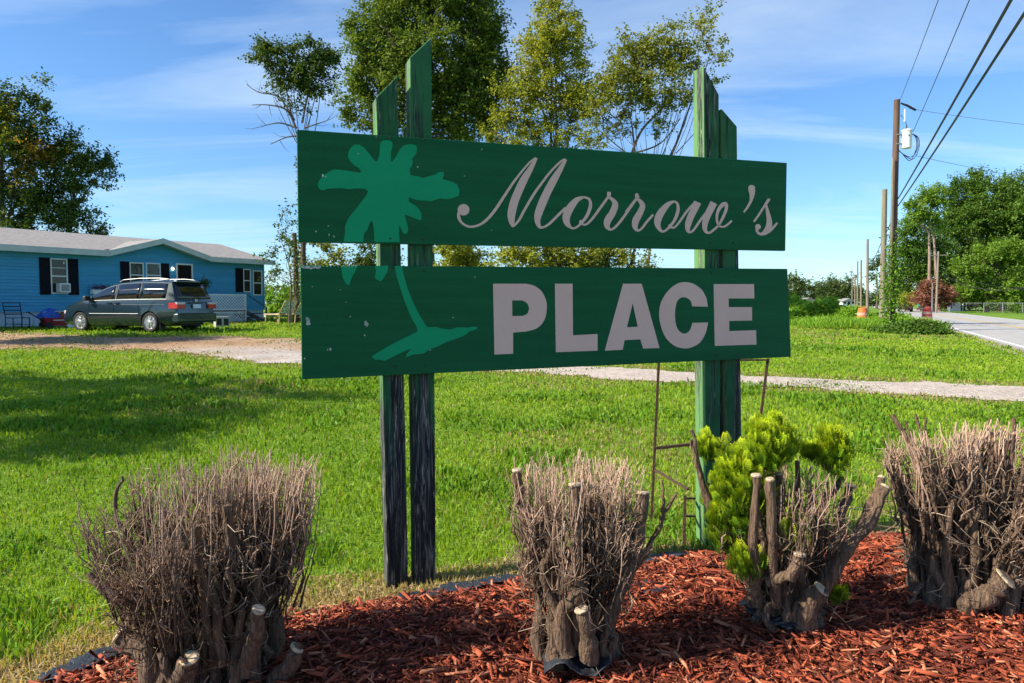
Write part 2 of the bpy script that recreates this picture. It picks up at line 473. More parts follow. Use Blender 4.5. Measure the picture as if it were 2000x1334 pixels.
# mulch chips: splintered red wood, one mass
def rotmats(yaw, pitch, roll):
    cy_, sy_ = np.cos(yaw), np.sin(yaw); cp, sp = np.cos(pitch), np.sin(pitch); cr_, sr_ = np.cos(roll), np.sin(roll)
    Rm = np.empty((len(yaw), 3, 3))
    Rm[:, 0, 0] = cy_ * cp; Rm[:, 0, 1] = cy_ * sp * sr_ - sy_ * cr_; Rm[:, 0, 2] = cy_ * sp * cr_ + sy_ * sr_
    Rm[:, 1, 0] = sy_ * cp; Rm[:, 1, 1] = sy_ * sp * sr_ + cy_ * cr_; Rm[:, 1, 2] = sy_ * sp * cr_ - cy_ * sr_
    Rm[:, 2, 0] = -sp; Rm[:, 2, 1] = cp * sr_; Rm[:, 2, 2] = cp * cr_
    return Rm
def chips(n):
    x = rng.uniform(-2.2, 4.2, n * 3); y = rng.uniform(1.3, 4.4, n * 3)
    d = bed_in(x, y)
    k = (d > 0.02 + 0.07 * rng.random(len(x))) & (np.abs(x) < 0.95 * y + 0.55)
    x, y = x[k][:n], y[k][:n]; n = len(x)
    L = rng.lognormal(-3.48, 0.50, n).clip(0.012, 0.12); W = (L * rng.uniform(0.07, 0.24, n)).clip(0.0028, 0.013); H = W * rng.uniform(0.3, 0.7, n)
    T = np.array([[-.5, -.3, 0], [-.5, .35, 0], [.5, -.2, .1], [.5, .25, 0], [-.5, -.3, 1], [-.5, .35, 1], [.5, -.2, .9], [.5, .25, 1]])
    Fq = np.array([[4, 6, 7, 5], [0, 2, 6, 4], [1, 5, 7, 3], [0, 4, 5, 1], [2, 3, 7, 6]])
    Q = T[None] * np.stack([L, W, H], -1)[:, None, :]
    Q = Q + rng.normal(0, 1, Q.shape) * (W * 0.2)[:, None, None]
    Rm = rotmats(rng.uniform(0, 2 * np.pi, n), rng.normal(0, 0.26, n), rng.normal(0, 0.5, n))
    V = np.einsum('nij,nkj->nki', Rm, Q)
    z = bed_z(x, y) + rng.uniform(0.0, 0.026, n)
    V += np.stack([x, y, z], -1)[:, None, :]
    c1 = np.array([0.335, 0.072, 0.031]); c2 = np.array([0.10, 0.020, 0.011]); c3 = np.array([0.50, 0.19, 0.10])
    u = rng.random(n)[:, None]; v = rng.random(n)[:, None]
    c = c1 * (0.55 + 0.7 * u); c = np.where(v < 0.36, c2 * (0.6 + u), c); c = np.where(v > 0.87, c3 * (0.7 + 0.5 * u), c)
    Fc = (np.arange(n)[:, None, None] * 8 + Fq[None]).reshape(-1, 4)
    return V.reshape(-1, 3), Fc, np.repeat(c, 8, 0)
V, Fc, c = chips(44000)
tag(np_mesh('mulch', V, Fc, M['chip'], col=c), 'splintered red wood mulch heaped over the bed', kind='stuff')

# lawn grass blades
def blades(n, ymin, ymax, seed, keep, hmin, hmax, colfn, wscale=1.0, spread=0.83, lean=0.45):
    r = np.random.default_rng(seed)
    y = ymin * (ymax / ymin) ** r.random(n)
    x = (r.random(n) * 2 - 1) * (spread * y + 0.9)
    k = keep(x, y); x, y = x[k], y[k]; n = len(x)
    h = r.uniform(hmin, hmax, n) * (y / 4.0).clip(0.8, 9) ** 0.30 * (0.75 + 0.6 * vnoise(x, y, 1.1, 31))
    wd = 0.0030 * wscale * (y / 3.0).clip(0.8, 20) ** 0.92 * r.uniform(0.7, 1.4, n)
    yaw = r.uniform(0, 2 * np.pi, n); ld = r.uniform(0, 2 * np.pi, n); la = np.abs(r.normal(0, lean, n))
    fx, fy = np.cos(yaw), np.sin(yaw)
    b = np.stack([x, y, gz(x, y) - 0.004], -1)
    tip = b + np.stack([np.cos(ld) * la * h, np.sin(ld) * la * h, h * np.cos(np.clip(la, 0, 1.2))], -1)
    mid = b + np.stack([np.cos(ld) * la * h * 0.32, np.sin(ld) * la * h * 0.32, h * 0.55], -1)
    sv = np.stack([fx * wd, fy * wd, np.zeros(n)], -1)
    V = np.stack([b, mid - sv, tip, mid + sv], 1)
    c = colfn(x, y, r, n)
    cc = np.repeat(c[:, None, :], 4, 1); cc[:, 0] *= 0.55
    return V.reshape(-1, 3), np.arange(4 * n).reshape(-1, 4), cc.reshape(-1, 3)
def lawn_col(x, y, r, n):
    g1 = np.array([0.135, 0.270, 0.012]); g2 = np.array([0.335, 0.465, 0.028]); dry = np.array([0.42, 0.33, 0.15])
    w = np.clip(0.55 * vnoise(x, y, 0.5, 32) + 0.45 * vnoise(x, y, 1.7, 33) + r.normal(0, 0.2, n), 0, 1)[:, None]
    c = g1 * (1 - w) + g2 * w
    e = polydist(x, y, BED_LINE); p = 0.9 * sstep(0.30, 0.03, e) + 0.04
    p = np.maximum(p, 0.75 * sstep(0.8, 0.05, polydist(x, y, DRIVE_EDGE)))
    patch = sstep(0.66, 0.80, vnoise(x, y, 0.45, 34)) * 0.35
    isd = (r.random(n) < np.maximum(p, patch))[:, None]
    return np.where(isd, dry * r.uniform(0.6, 1.15, (n, 1)), c)
def lawn_keep(x, y):
    rs = (x - RA.x) * rn.x + (y - RA.y) * rn.y
    return (bed_in(x, y) < 0.015) & ~on_drive(x, y, 0.05) & (rs < -0.2) & ~((x - y * 0.5 > 60))
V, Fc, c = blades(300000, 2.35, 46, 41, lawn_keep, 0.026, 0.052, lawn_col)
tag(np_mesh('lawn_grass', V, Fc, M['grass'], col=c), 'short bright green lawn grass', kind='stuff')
# coarser tufts and weeds the mower missed, thin stubble creeping over the driveway
def tuft_keep(x, y): return lawn_keep(x, y) & (vnoise(x, y, 1.4, 61) * vnoise(x, y, 0.35, 62) > 0.42)
def tuft_col(x, y, r, n): return np.array([0.110, 0.250, 0.018]) * r.uniform(0.6, 1.5, (n, 1)) + np.array([0.05, 0.02, 0]) * r.random((n, 1))
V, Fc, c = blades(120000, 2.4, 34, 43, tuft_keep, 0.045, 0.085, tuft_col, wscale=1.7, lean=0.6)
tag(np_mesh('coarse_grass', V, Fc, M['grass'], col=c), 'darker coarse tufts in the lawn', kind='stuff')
def creep_keep(x, y): return on_drive(x, y, 0.0) & (y < 27) & (vnoise(x, y, 0.9, 63) * 0.6 + vnoise(x, y, 3.1, 64) * 0.4 > 0.62)
def creep_col(x, y, r, n): return np.array([0.16, 0.27, 0.03]) * r.uniform(0.5, 1.3, (n, 1))
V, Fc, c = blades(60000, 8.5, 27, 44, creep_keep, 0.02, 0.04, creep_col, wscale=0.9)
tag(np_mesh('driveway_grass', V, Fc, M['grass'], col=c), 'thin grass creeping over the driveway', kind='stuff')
# straw-coloured clippings along the bed edge
def straw_keep(x, y):
    e = polydist(x, y, BED_LINE)
    return (bed_in(x, y) < 0.05) & (e < 0.06 + 0.34 * vnoise(x, y, 2.2, 36)) 
def straw_col(x, y, r, n): return np.array([0.60, 0.46, 0.25]) * r.uniform(0.55, 1.15, (n, 1))
V, Fc, c = blades(150000, 2.2, 4.8, 42, straw_keep, 0.02, 0.05, straw_col, lean=1.1)
tag(np_mesh('dry_grass', V, Fc, M['grass'], col=c), 'straw coloured dry grass along the mulch edge', kind='stuff')
# fallen leaves over the bare earth
n = 16000
x = rng.uniform(-30, -2, n); y = rng.uniform(10, 30, n); k = on_drive(x, y, -0.2) & (rng.random(n) < 0.25 + 0.75 * sstep(-4, -9, x)); x, y = x[k], y[k]; n = len(x)
T = np.array([[-.5, 0, 0], [0, -.3, .12], [.5, 0, 0], [0, .3, .1]])
Rm = rotmats(rng.uniform(0, 6.3, n), rng.normal(0, .3, n), rng.normal(0, .3, n))
V = np.einsum('nij,nkj->nki', Rm, T[None] * rng.uniform(0.03, 0.075, n)[:, None, None]) + np.stack([x, y, gz(x, y) + 0.03], -1)[:, None]
c = np.array([0.36, 0.22, 0.12]) * rng.uniform(0.55, 1.4, (n, 1))
tag(np_mesh('leaf_litter', V.reshape(-1, 3), np.arange(4 * n).reshape(-1, 4), M['chip'], col=np.repeat(c, 4, 0)), 'brown fallen leaves scattered on the driveway earth', kind='stuff')

# ================================================================== SIGN
PL = at(585, 500, 2.91); PR = at(1541, 500, 3.73)
su = Vector((PR.x - PL.x, PR.y - PL.y, 0)).normalized()           # along the boards
sn = Vector((su.y, -su.x, 0))                                      # towards the viewer
SIGN0 = Vector((PL.x, PL.y, 0))
sign = thing('roadside_sign', "green two-board wooden sign on four posts with painted palm tree reading Morrow's PLACE", 'sign', SIGN0, math.atan2(su.y, su.x))
SM = sign.matrix_basis.inverted()
def sp(px, py, off=0.0):
    """photo pixel -> sign-local (x along, y back, z up) on the board face"""
    p = onplane(px, py, Vector((PL.x, PL.y, 0)) + sn * off, sn)
    d = p - Vector((PL.x, PL.y, 0))
    return Vector((d.dot(su), -d.dot(sn), p.z))

def paint_mat(name, c1, c2, sc=3.0, stretch=(1, 1, 1), rough=0.55, grain=0.0):
    m = mat(name, c1, rough, col2=c2, scale=sc, detail=10, stretch=stretch, ramp=(0.3, 0.75), bump=0.12 + grain, bump_scale=120, spec=0.15)
    return m
M['board'] = paint_mat('dark_green_paint', (0.004, 0.080, 0.030), (0.010, 0.122, 0.048), 3.0, (0.35, 1, 6), 0.62, 0.15)
M['palm'] = paint_mat('palm_green_paint', (0.003, 0.265, 0.115), (0.005, 0.300, 0.135), 3.0, (0.6, 1, 2), 0.6)
M['letter'] = paint_mat('pinkish_letter_paint', (0.66, 0.435, 0.375), (0.73, 0.495, 0.43), 2.5, (1, 1, 1), 0.6)
M['chipped'] = mat('bare_primer', (0.42, 0.45, 0.43), 0.8, var=0.4, scale=80)
M['screw'] = mat('rusty_screw', (0.03, 0.025, 0.02), 0.6, metallic=0.4)
M['rust'] = mat('rusty_iron', (0.050, 0.030, 0.020), 0.75, col2=(0.13, 0.065, 0.035), scale=40, metallic=0.3, bump=0.4, bump_scale=120)

def board(name, px, thick=0.019):
    P = [sp(*q) for q in px]
    mb = MB(); n = len(P)
    V = [Vector((p.x, 0, p.z)) for p in P] + [Vector((p.x, thick, p.z)) for p in P]
    mb.add(V, [(0, 1, 2, 3), (7, 6, 5, 4)] + [(i, 4 + i, 4 + (i + 1) % 4, (i + 1) % 4) for i in range(4)])
    return mb.build(name, M['board'], sign, bevel=0.0015)
upper = board('board', [(580, 253), (1537, 318), (1534, 490), (583, 473)])
lower = board('board', [(587, 518), (1538, 525), (1545, 697), (590, 741)])
upper['label'] = "upper board with palm crown and script Morrow's"
lower['label'] = 'lower board with palm trunk and block letters PLACE'

def flat_poly(mb, pts, holes=(), z=0.0012):
    """painted shape standing a hair proud of the board, pts in sign-local (x, z)"""
    loops = [[Vector((p[0], p[1], 0)) for p in pts]] + [[Vector((p[0], p[1], 0)) for p in h] for h in holes]
    allp = [p for l in loops for p in l]
    tri = tessellate_polygon(loops)
    n = len(allp)
    V = [Vector((p.x, -z, p.y)) for p in allp] + [Vector((p.x, 0.0005, p.y)) for p in allp]
    Fs = [tuple(t) for t in tri]
    o = 0
    for l in loops:
        m = len(l)
        for i in range(m): Fs.append((o + i, o + (i + 1) % m, n + o + (i + 1) % m, n + o + i))
        o += m
    mb.add(V, Fs)
def zpx(pts, ox, oy, sc): return [(lambda v: (v.x, v.z))(sp(ox + x / sc, oy + y / sc)) for x, y in pts]
def smoothpoly(pts, n=3):
    P = pts + [pts[0]]
    return [tuple(p) for p in catmull(P, n)[:-1]]

PALM_UP = [(530,635),(545,622),(570,620),(597,628),(600,650),(590,690),(590,742),(600,738),(620,712),(640,672),(668,648),(700,642),(732,650),(738,668),(735,690),(722,712),(708,724),(714,745),(710,765),(695,782),(700,800),(698,815),(720,822),(748,826),(770,835),(800,826),(840,815),(858,802),(888,800),(890,820),(880,840),(905,848),(935,855),(965,870),(972,890),(980,905),(974,925),(978,933),(955,942),(940,948),(905,955),(870,950),(840,958),(815,968),(790,962),(760,962),(720,955),(692,942),(690,968),(720,985),(745,1005),(762,1035),(764,1068),(752,1072),(715,1058),(680,1045),(668,1040),(672,1060),(682,1095),(688,1130),(680,1148),(668,1152),(655,1140),(640,1105),(636,1110),(636,1150),(640,1202),(497,1200),(495,1150),(490,1100),(484,1080),(474,1078),(466,1100),(456,1130),(440,1145),(432,1198),(322,1196),(330,1150),(330,1105),(345,1070),(370,1035),(400,1000),(430,960),(455,925),(460,910),(445,896),(400,893),(350,898),(320,892),(280,893),(235,895),(205,904),(185,898),(174,872),(185,845),(215,815),(240,798),(265,787),(300,787),(350,795),(415,805),(422,798),(410,780),(385,765),(360,740),(345,715),(350,685),(365,660),(385,645),(410,645),(440,665),(465,695),(485,722),(505,742),(515,735),(525,700)]
mb = MB(); flat_poly(mb, zpx([(x, min(y, 1197)) for x, y in PALM_UP], 560, 60, 2.9)); mb.build('painted_palm_fronds', M['palm'], upper)
mb = MB()
flat_poly(mb, zpx([(245,716),(330,716),(318,742),(305,765),(293,795),(286,815),(272,808),(255,775),(250,745)], 570, 240, 2.565))
mb.build('painted_frond_tip', M['palm'], lower)
mb = MB(); flat_poly(mb, zpx([(415,716),(485,716),(478,745),(462,775),(445,795),(425,785),(415,775),(422,740)], 570, 240, 2.565)); mb.build('painted_frond_tip', M['palm'], lower)
PALM_TR = [(515,717),(552,717),(560,760),(580,830),(610,905),(640,965),(672,1015),(682,1024),(720,1022),(750,1030),(790,1036),(830,1024),(880,1026),(915,1020),(930,1024),(925,1033),(890,1045),(860,1068),(820,1082),(770,1100),(725,1122),(690,1135),(660,1155),(610,1160),(568,1175),(575,1158),(600,1130),(560,1145),(510,1170),(465,1192),(440,1185),(420,1188),(398,1172),(430,1150),(500,1110),(560,1080),(610,1055),(628,1045),(625,1020),(600,980),(570,910),(545,835),(525,770)]
mb = MB(); flat_poly(mb, zpx(PALM_TR, 570, 240, 2.565)); mb.build('painted_palm_trunk', M['palm'], lower)

def block(name, pts, holes=()):
    mb = MB(); flat_poly(mb, zpx(pts, 960, 240, 2.668), [zpx(h, 960, 240, 2.668) for h in holes]); mb.build(name, M['letter'], lower)
def arc(pts): return [tuple(p) for p in catmull(pts, 4)]
block('letter_p', [(8,838)] + arc([(180,838),(225,850),(262,880),(285,930),(287,975),(278,1020),(255,1055),(225,1075),(180,1087)]) + [(112,1093),(112,1203),(15,1207)], [[(107,925)] + arc([(160,925),(185,940),(195,968),(185,995),(160,1006)]) + [(108,1007)]])
block('letter_l', [(330,838),(422,838),(424,1107),(552,1100),(552,1187),(335,1195)])
block('letter_a', [(685,838),(782,838),(875,1173),(790,1176),(775,1128),(693,1132),(683,1182),(590,1187)], [[(735,940),(762,1062),(705,1065)]])
block('letter_c', [(1127,958),(1045,956)] + arc([(1045,956),(1035,925),(1000,908),(970,925),(957,970),(957,1030),(970,1075),(1000,1098),(1030,1085),(1047,1042)])[1:] + [(1128,1040)] + arc([(1128,1040),(1115,1095),(1085,1145),(1040,1170),(1000,1175),(950,1160),(905,1115),(880,1050),(873,990),(885,930),(920,875),(960,842),(1000,830),(1050,838),(1095,870),(1120,915)])[1:])
block('letter_e', [(1157,840),(1367,840),(1369,915),(1235,915),(1235,960),(1357,960),(1357,1030),(1238,1032),(1238,1085),(1378,1080),(1380,1155),(1163,1162)])

ZA = (880, 290, 5.5556); ZB = (1200, 340, 5.8824)
def stroke(mb, pts, Z, k):
    C = catmull(pts, 6); xy = C[:, :2]; w = C[:, 2] / 2
    d = np.gradient(xy, axis=0); d /= np.linalg.norm(d, axis=1, keepdims=True) + 1e-9
    nrm = np.stack([-d[:, 1], d[:, 0]], -1)
    Lp = xy + nrm * w[:, None]; Rp = xy - nrm * w[:, None]
    q = lambda p, off: (lambda v: Vector((v.x, off, v.z)))(sp(Z[0] + p[0] / Z[2], Z[1] + p[1] / Z[2]))
    zf = -(0.0010 + 0.00016 * k)
    m = len(xy)
    V = [q(p, zf) for p in Lp] + [q(p, zf) for p in Rp] + [q(p, 0.0005) for p in Lp] + [q(p, 0.0005) for p in Rp]
    Fs = []
    for i in range(m - 1):
        Fs += [(i, i + 1, m + i + 1, m + i), (i, 2 * m + i, 2 * m + i + 1, i + 1), (m + i, m + i + 1, 3 * m + i + 1, 3 * m + i)]
    mb.add(V, Fs)
def dot(mb, x, y, rx, ry, Z, k):
    pts = [(x + rx * math.cos(a), y + ry * math.sin(a)) for a in np.linspace(0, 2 * math.pi, 20, endpoint=False)]
    flat_poly(mb, zpx(pts, *Z), z=0.0010 + 0.00016 * k)
def script_letter(name, strokes, dots=()):
    mb = MB(); k = 0
    for Z, pts in strokes: stroke(mb, pts, Z, k); k += 1
    for Z, x, y, rx, ry in dots: dot(mb, x, y, rx, ry, Z, k); k += 1
    mb.build(name, M['letter'], upper)
script_letter('script_letter_m', [
    (ZA, [(85,690,22),(88,740,34),(105,785,26),(150,828,24),(225,850,24),(320,825,26),(400,765,30),(480,670,32),(580,520,30),(680,370,26),(780,240,22),(860,150,20),(925,100,18)]),
    (ZA, [(930,102,30),(870,215,56),(795,340,82),(738,460,88),(690,580,90),(662,700,88),(662,790,64),(680,852,26)]),
    (ZA, [(685,842,22),(740,780,26),(800,670,28),(900,500,28),(1000,360,26),(1100,235,24),(1200,138,22),(1245,115,16)]),
    (ZA, [(1250,118,30),(1195,215,54),(1120,340,80),(1055,460,86),(1000,580,90),(955,700,84),(942,780,62),(962,846,38),(1000,856,24),(1060,825,26),(1130,760,28),(1200,690,28),(1250,640,22)])],
    [(ZA, 140, 665, 64, 62)])
script_letter('script_letter_o', [
    (ZA, [(1445,528,22),(1370,558,56),(1300,640,84),(1258,730,84),(1262,805,66),(1305,858,28),(1345,864,22),(1400,828,26),(1470,745,34),(1508,660,38),(1518,600,34),(1500,548,26),(1440,526,22)]),
    (ZA, [(1410,812,22),(1465,826,22),(1530,770,26),(1620,650,28),(1720,512,26)])], [(ZA, 1415, 800, 22, 24)])
script_letter('script_letter_r', [
    (ZA, [(1718,470,36),(1718,500,42),(1715,528,28)]),
    (ZA, [(1718,528,26),(1765,565,44),(1785,615,66),(1755,700,74),(1705,780,78),(1698,840,58),(1730,880,26),(1780,858,26),(1850,780,28),(1950,640,28),(2040,512,26)])])
script_letter('script_letter_r', [
    (ZB, [(258,222,34),(256,250,38),(254,280,28)]),
    (ZB, [(256,280,26),(300,318,46),(322,370,62),(290,450,72),(246,530,80),(236,600,62),(262,648,28),(310,628,26),(370,550,28),(445,465,24)]),
    (ZB, [(130,440,28),(190,360,28),(250,282,24)])])
script_letter('script_letter_o', [
    (ZB, [(690,312,22),(620,345,52),(545,428,80),(500,515,84),(498,590,62),(535,652,30),(572,656,24),(630,610,28),(690,530,34),(722,450,38),(732,390,34),(718,334,26),(680,312,22)]),
    (ZB, [(638,606,24),(690,612,22),(760,530,26),(830,430,28),(905,345,24)])], [(ZB, 640, 598, 22, 26)])
script_letter('script_letter_w', [
    (ZB, [(955,322,86),(925,390,80),(880,480,78),(848,570,72),(842,640,48),(866,668,26),(910,640,26),(980,540,28),(1045,450,24)]),
    (ZB, [(1142,328,82),(1108,395,80),(1062,490,78),(1038,580,64),(1044,650,42),(1085,676,26),(1130,648,26),(1195,588,26),(1250,490,32),(1284,400,36),(1278,345,44),(1240,355,46),(1200,405,38),(1178,470,30),(1178,540,26),(1200,592,22),(1250,606,22),(1300,580,24),(1348,535,22)])])
script_letter('apostrophe', [(ZB, [(1576,150,64),(1578,190,76),(1580,240,56),(1566,310,32),(1525,385,26),(1485,438,20)])], [(ZB, 1576, 160, 39, 34)])
script_letter('script_letter_s', [
    (ZB, [(1600,550,20),(1650,480,24),(1720,372,26),(1768,300,34),(1774,282,24)]),
    (ZB, [(1742,345,20),(1758,430,38),(1776,520,56),(1774,600,72),(1742,655,62),(1690,690,34),(1645,670,28),(1632,625,28)]),
    (ZB, [(1720,695,20),(1790,650,28),(1870,560,22)])], [(ZB, 1648, 606, 32, 32)])

# paint wear and screws
def blob(mb, x, y, r_, z=0.0009):
    pts = [(x + r_ * random.uniform(0.4, 1.2) * math.cos(a), y + r_ * random.uniform(0.5, 1.3) * math.sin(a)) for a in np.linspace(0, 2 * math.pi, 9, endpoint=False)]
    flat_poly(mb, [(lambda v: (v.x, v.z))(sp(*p)) for p in pts], z=z)
mb = MB()
for x, y, r_ in ((630,343,3.5),(636,345,2),(617,452,2),(643,459,2),(652,462,2.5),(641,441,1.5),(816,326,1.6),(907,344,1.2),(735,268,1),(700,300,1),(941,292,1.4),(960,450,1)): blob(mb, x, y, r_, 0.0018)
tag(mb.build('paint_chips', M['chipped'], upper), kind='stuff')
mb = MB()
for x, y, r_ in ((602,629,6),(600,624,4),(716,633,5),(714,630,3),(712,655,2),(640,683,2),(645,682,3),(684,618,1.5),(928,541,1.6),(840,684,1.2),(665,566,1.4),(676,590,1.2),(1000,690,1.5),(885,620,1.5),(610,560,1.3),(595,700,1.6)): blob(mb, x, y, r_, 0.0018)
for x in np.arange(592, 628, 4.0): blob(mb, x, 522.5 + random.uniform(-1, 1.5), 3.4, 0.0018 + 0.0001 * random.random())
for x in np.arange(632, 700, 7.0): blob(mb, x, 520.3, 1.3, 0.0018)
tag(mb.build('paint_chips', M['chipped'], lower), kind='stuff')
def screw(px, py, par):
    p = sp(px, py); mb = MB()
    mb.lathe([(0.0045, 0), (0.0045, 0.0016), (0.003, 0.0024), (0.0, 0.0022)], 10, Matrix.Translation((p.x, 0.0, p.z)) @ Matrix.Rotation(R(90), 4, 'X'))
    mb.build('screw', M['screw'], par)
for x, y in ((763,268),(828,274),(762,466),(826,468),(1387,306),(1425,318),(1388,475),(1432,474)): screw(x, y, upper)
for x, y in ((766,524),(828,530),(771,715),(830,714),(1390,532),(1435,540),(1398,693),(1438,694)): screw(x, y, lower)

# posts: weathered 4x4s
def post_mat(name, bare, faded):  # faded also switches on the painted sunlight of the left faces
    m = bpy.data.materials.new(name); m.use_nodes = True
    t = m.node_tree; b = t.nodes['Principled BSDF']; b.inputs['Roughness'].default_value = 0.8; b.inputs['Specular IOR Level'].default_value = 0.2
    tcn = t.nodes.new('ShaderNodeTexCoord'); mpn = t.nodes.new('ShaderNodeMapping'); mpn.inputs['Scale'].default_value = (1, 1, 0.055)
    t.links.new(tcn.outputs['Object'], mpn.inputs[0])
    g = t.nodes.new('ShaderNodeTexNoise'); g.inputs['Scale'].default_value = 58; g.inputs['Detail'].default_value = 9; g.inputs['Roughness'].default_value = 0.62; g.inputs['Distortion'].default_value = 2.6
    t.links.new(mpn.outputs[0], g.inputs['Vector'])
    wood = t.nodes.new('ShaderNodeValToRGB')
    wood.color_ramp.elements[0].position = 0.40; wood.color_ramp.elements[0].color = (0.010, 0.011, 0.012, 1)
    wood.color_ramp.elements[1].position = 0.66; wood.color_ramp.elements[1].color = (0.30, 0.29, 0.25, 1)
    e = wood.color_ramp.elements.new(0.52); e.color = (0.030, 0.036, 0.038, 1)
    t.links.new(g.outputs[0], wood.inputs[0])
    n = t.nodes.new('ShaderNodeTexNoise'); n.inputs['Scale'].default_value = 5; n.inputs['Detail'].default_value = 4
    t.links.new(tcn.outputs['Object'], n.inputs['Vector'])
    pc = t.nodes.new('ShaderNodeValToRGB')
    pc.color_ramp.elements[0].color = (0.012, 0.075, 0.030, 1); pc.color_ramp.elements[1].color = (0.034, 0.150, 0.062, 1)
    pc.color_ramp.elements[0].position = 0.3; pc.color_ramp.elements[1].position = 0.75
    t.links.new(n.outputs[0], pc.inputs[0])
    if faded:                                        # left faces paler: sunlight painted into the coat, beside some fading
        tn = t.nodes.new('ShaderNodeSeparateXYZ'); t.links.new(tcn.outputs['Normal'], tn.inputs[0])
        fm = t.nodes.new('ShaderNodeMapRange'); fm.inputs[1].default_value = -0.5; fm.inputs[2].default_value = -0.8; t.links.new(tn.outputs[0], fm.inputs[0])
        sunlit_mix = t.nodes.new('ShaderNodeMix'); sunlit_mix.data_type = 'RGBA'; sunlit_mix.inputs[7].default_value = (0.110, 0.235, 0.085, 1)
        t.links.new(fm.outputs[0], sunlit_mix.inputs[0]); t.links.new(pc.outputs[0], sunlit_mix.inputs[6]); pc = sunlit_mix
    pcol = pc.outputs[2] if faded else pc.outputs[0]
    # where the paint has worn through: streaks along the grain, heavier near the ground on the bare pair
    sepn = t.nodes.new('ShaderNodeSeparateXYZ'); t.links.new(tcn.outputs['Object'], sepn.inputs[0])
    zr = t.nodes.new('ShaderNodeMapRange'); zr.inputs[1].default_value = 0.0; zr.inputs[2].default_value = 1.1
    zr.inputs[3].default_value = bare; zr.inputs[4].default_value = 0.10
    t.links.new(sepn.outputs[2], zr.inputs[0])
    ad = t.nodes.new('ShaderNodeMath'); ad.operation = 'ADD'
    g2 = t.nodes.new('ShaderNodeTexNoise'); g2.inputs['Scale'].default_value = 22; g2.inputs['Detail'].default_value = 9; g2.inputs['Roughness'].default_value = 0.7
    t.links.new(mpn.outputs[0], g2.inputs['Vector'])
    t.links.new(g2.outputs[0], ad.inputs[0]); t.links.new(zr.outputs[0], ad.inputs[1])
    th = t.nodes.new('ShaderNodeMapRange'); th.inputs[1].default_value = 0.58; th.inputs[2].default_value = 0.68
    t.links.new(ad.outputs[0], th.inputs[0])
    mxn = t.nodes.new('ShaderNodeMix'); mxn.data_type = 'RGBA'
    t.links.new(th.outputs[0], mxn.inputs[0]); t.links.new(pcol, mxn.inputs[6]); t.links.new(wood.outputs[0], mxn.inputs[7])
    t.links.new(mxn.outputs[2], b.inputs['Base Color'])
    bp = t.nodes.new('ShaderNodeBump'); bp.inputs['Strength'].default_value = 0.5; bp.inputs['Distance'].default_value = 0.006
    t.links.new(g.outputs[0], bp.inputs['Height']); t.links.new(bp.outputs[0], b.inputs['Normal'])
    return m
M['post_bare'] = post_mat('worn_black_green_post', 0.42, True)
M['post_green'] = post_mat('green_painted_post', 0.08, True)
PW = 0.089
def post(px_top_l, px_bot_l, ztl, ztr, material, label, w=PW):
    """px at the left front arris, top and bottom; ztl/ztr the slanted top at left/right front edge (photo y)"""
    a = sp(px_top_l[0], px_top_l[1], -0.021); b = sp(px_bot_l[0], px_bot_l[1], -0.021)
    y0 = 0.021; y1 = y0 + 0.092
    zl = sp(px_top_l[0], ztl, -0.021).z; zr = sp(px_top_l[0] + 40, ztr, -0.021).z
    zb = -0.25
    # extend the arris line from the measured points
    sl = (a.x - b.x) / (a.z - b.z)
    xb = b.x + sl * (zb - b.z); xt = b.x + sl * (max(zl, zr) - b.z)
    mb = MB(); nz = 14
    V = []; Fs = []
    for k in range(nz + 1):
        f = k / nz
        for (dxx, yy, zt) in ((0, y0, zl), (w, y0, zr), (w, y1, zr), (0, y1, zl)):
            z = zb + (zt - zb) * f
            V.append((xb + sl * (z - zb) + dxx + 0.0012 * math.sin(9 * f + dxx * 50), yy + 0.001 * math.sin(7 * f + yy * 60), z))
    for k in range(nz):
        for i in range(4): Fs.append((4 * k + i, 4 * k + (i + 1) % 4, 4 * k + 4 + (i + 1) % 4, 4 * k + 4 + i))
    Fs += [(3, 2, 1, 0), (4 * nz, 4 * nz + 1, 4 * nz + 2, 4 * nz + 3)]
    o = mb.add(V, Fs).build('post', material, sign, bevel=0.004)
    o['label'] = label
    return o
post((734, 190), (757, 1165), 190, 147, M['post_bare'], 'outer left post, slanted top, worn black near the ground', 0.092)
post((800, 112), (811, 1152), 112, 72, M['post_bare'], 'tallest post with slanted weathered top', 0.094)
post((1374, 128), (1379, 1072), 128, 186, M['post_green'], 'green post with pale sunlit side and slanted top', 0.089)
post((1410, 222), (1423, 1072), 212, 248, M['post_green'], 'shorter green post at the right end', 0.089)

# rusty stake frame behind the sign
fr = thing('metal_stand', 'thin rusty angle-iron stand standing behind the green sign posts', 'stand', gp(1370, 1030))
fo = Vector(fr.location)
def frb(name, a, b, w=0.014):
    MB().bar(a - fo, b - fo, w, w * 0.7).build(name, M['rust'], fr)
FY = 4.02
frb('leg', at(1287, 700, FY), at(1271, 1040, FY))
frb('leg', at(1500, 700, FY + .1), at(1458, 1032, FY + .1))
frb('top_bar', at(1286, 704, FY), at(1501, 703, FY + .1))
frb('cross_bar', at(1276, 876, FY), at(1478, 853, FY + .1), 0.02)
frb('brace', at(1279, 918, FY), at(1344, 956, 3.66))
frb('stake', at(1338, 968, 3.62), at(1335, 1088, 3.60))
frb('rung', at(1337, 973, 3.62), at(1450, 976, FY + .1))
frb('rung', at(1337, 1008, 3.62), at(1452, 1010, FY + .1))

# ================================================================== DEAD SHRUBS IN THE MULCH
def bgp(px, py):                                  # pixel on the mulch surface
    d = ray(px, py); z = 0.05
    for _ in range(6):
        t = (z - CAM_H) / d.z; z = float(bed_z(np.array([d.x * t]), np.array([d.y * t]))[0])
    return Vector((d.x * t, d.y * t, z))

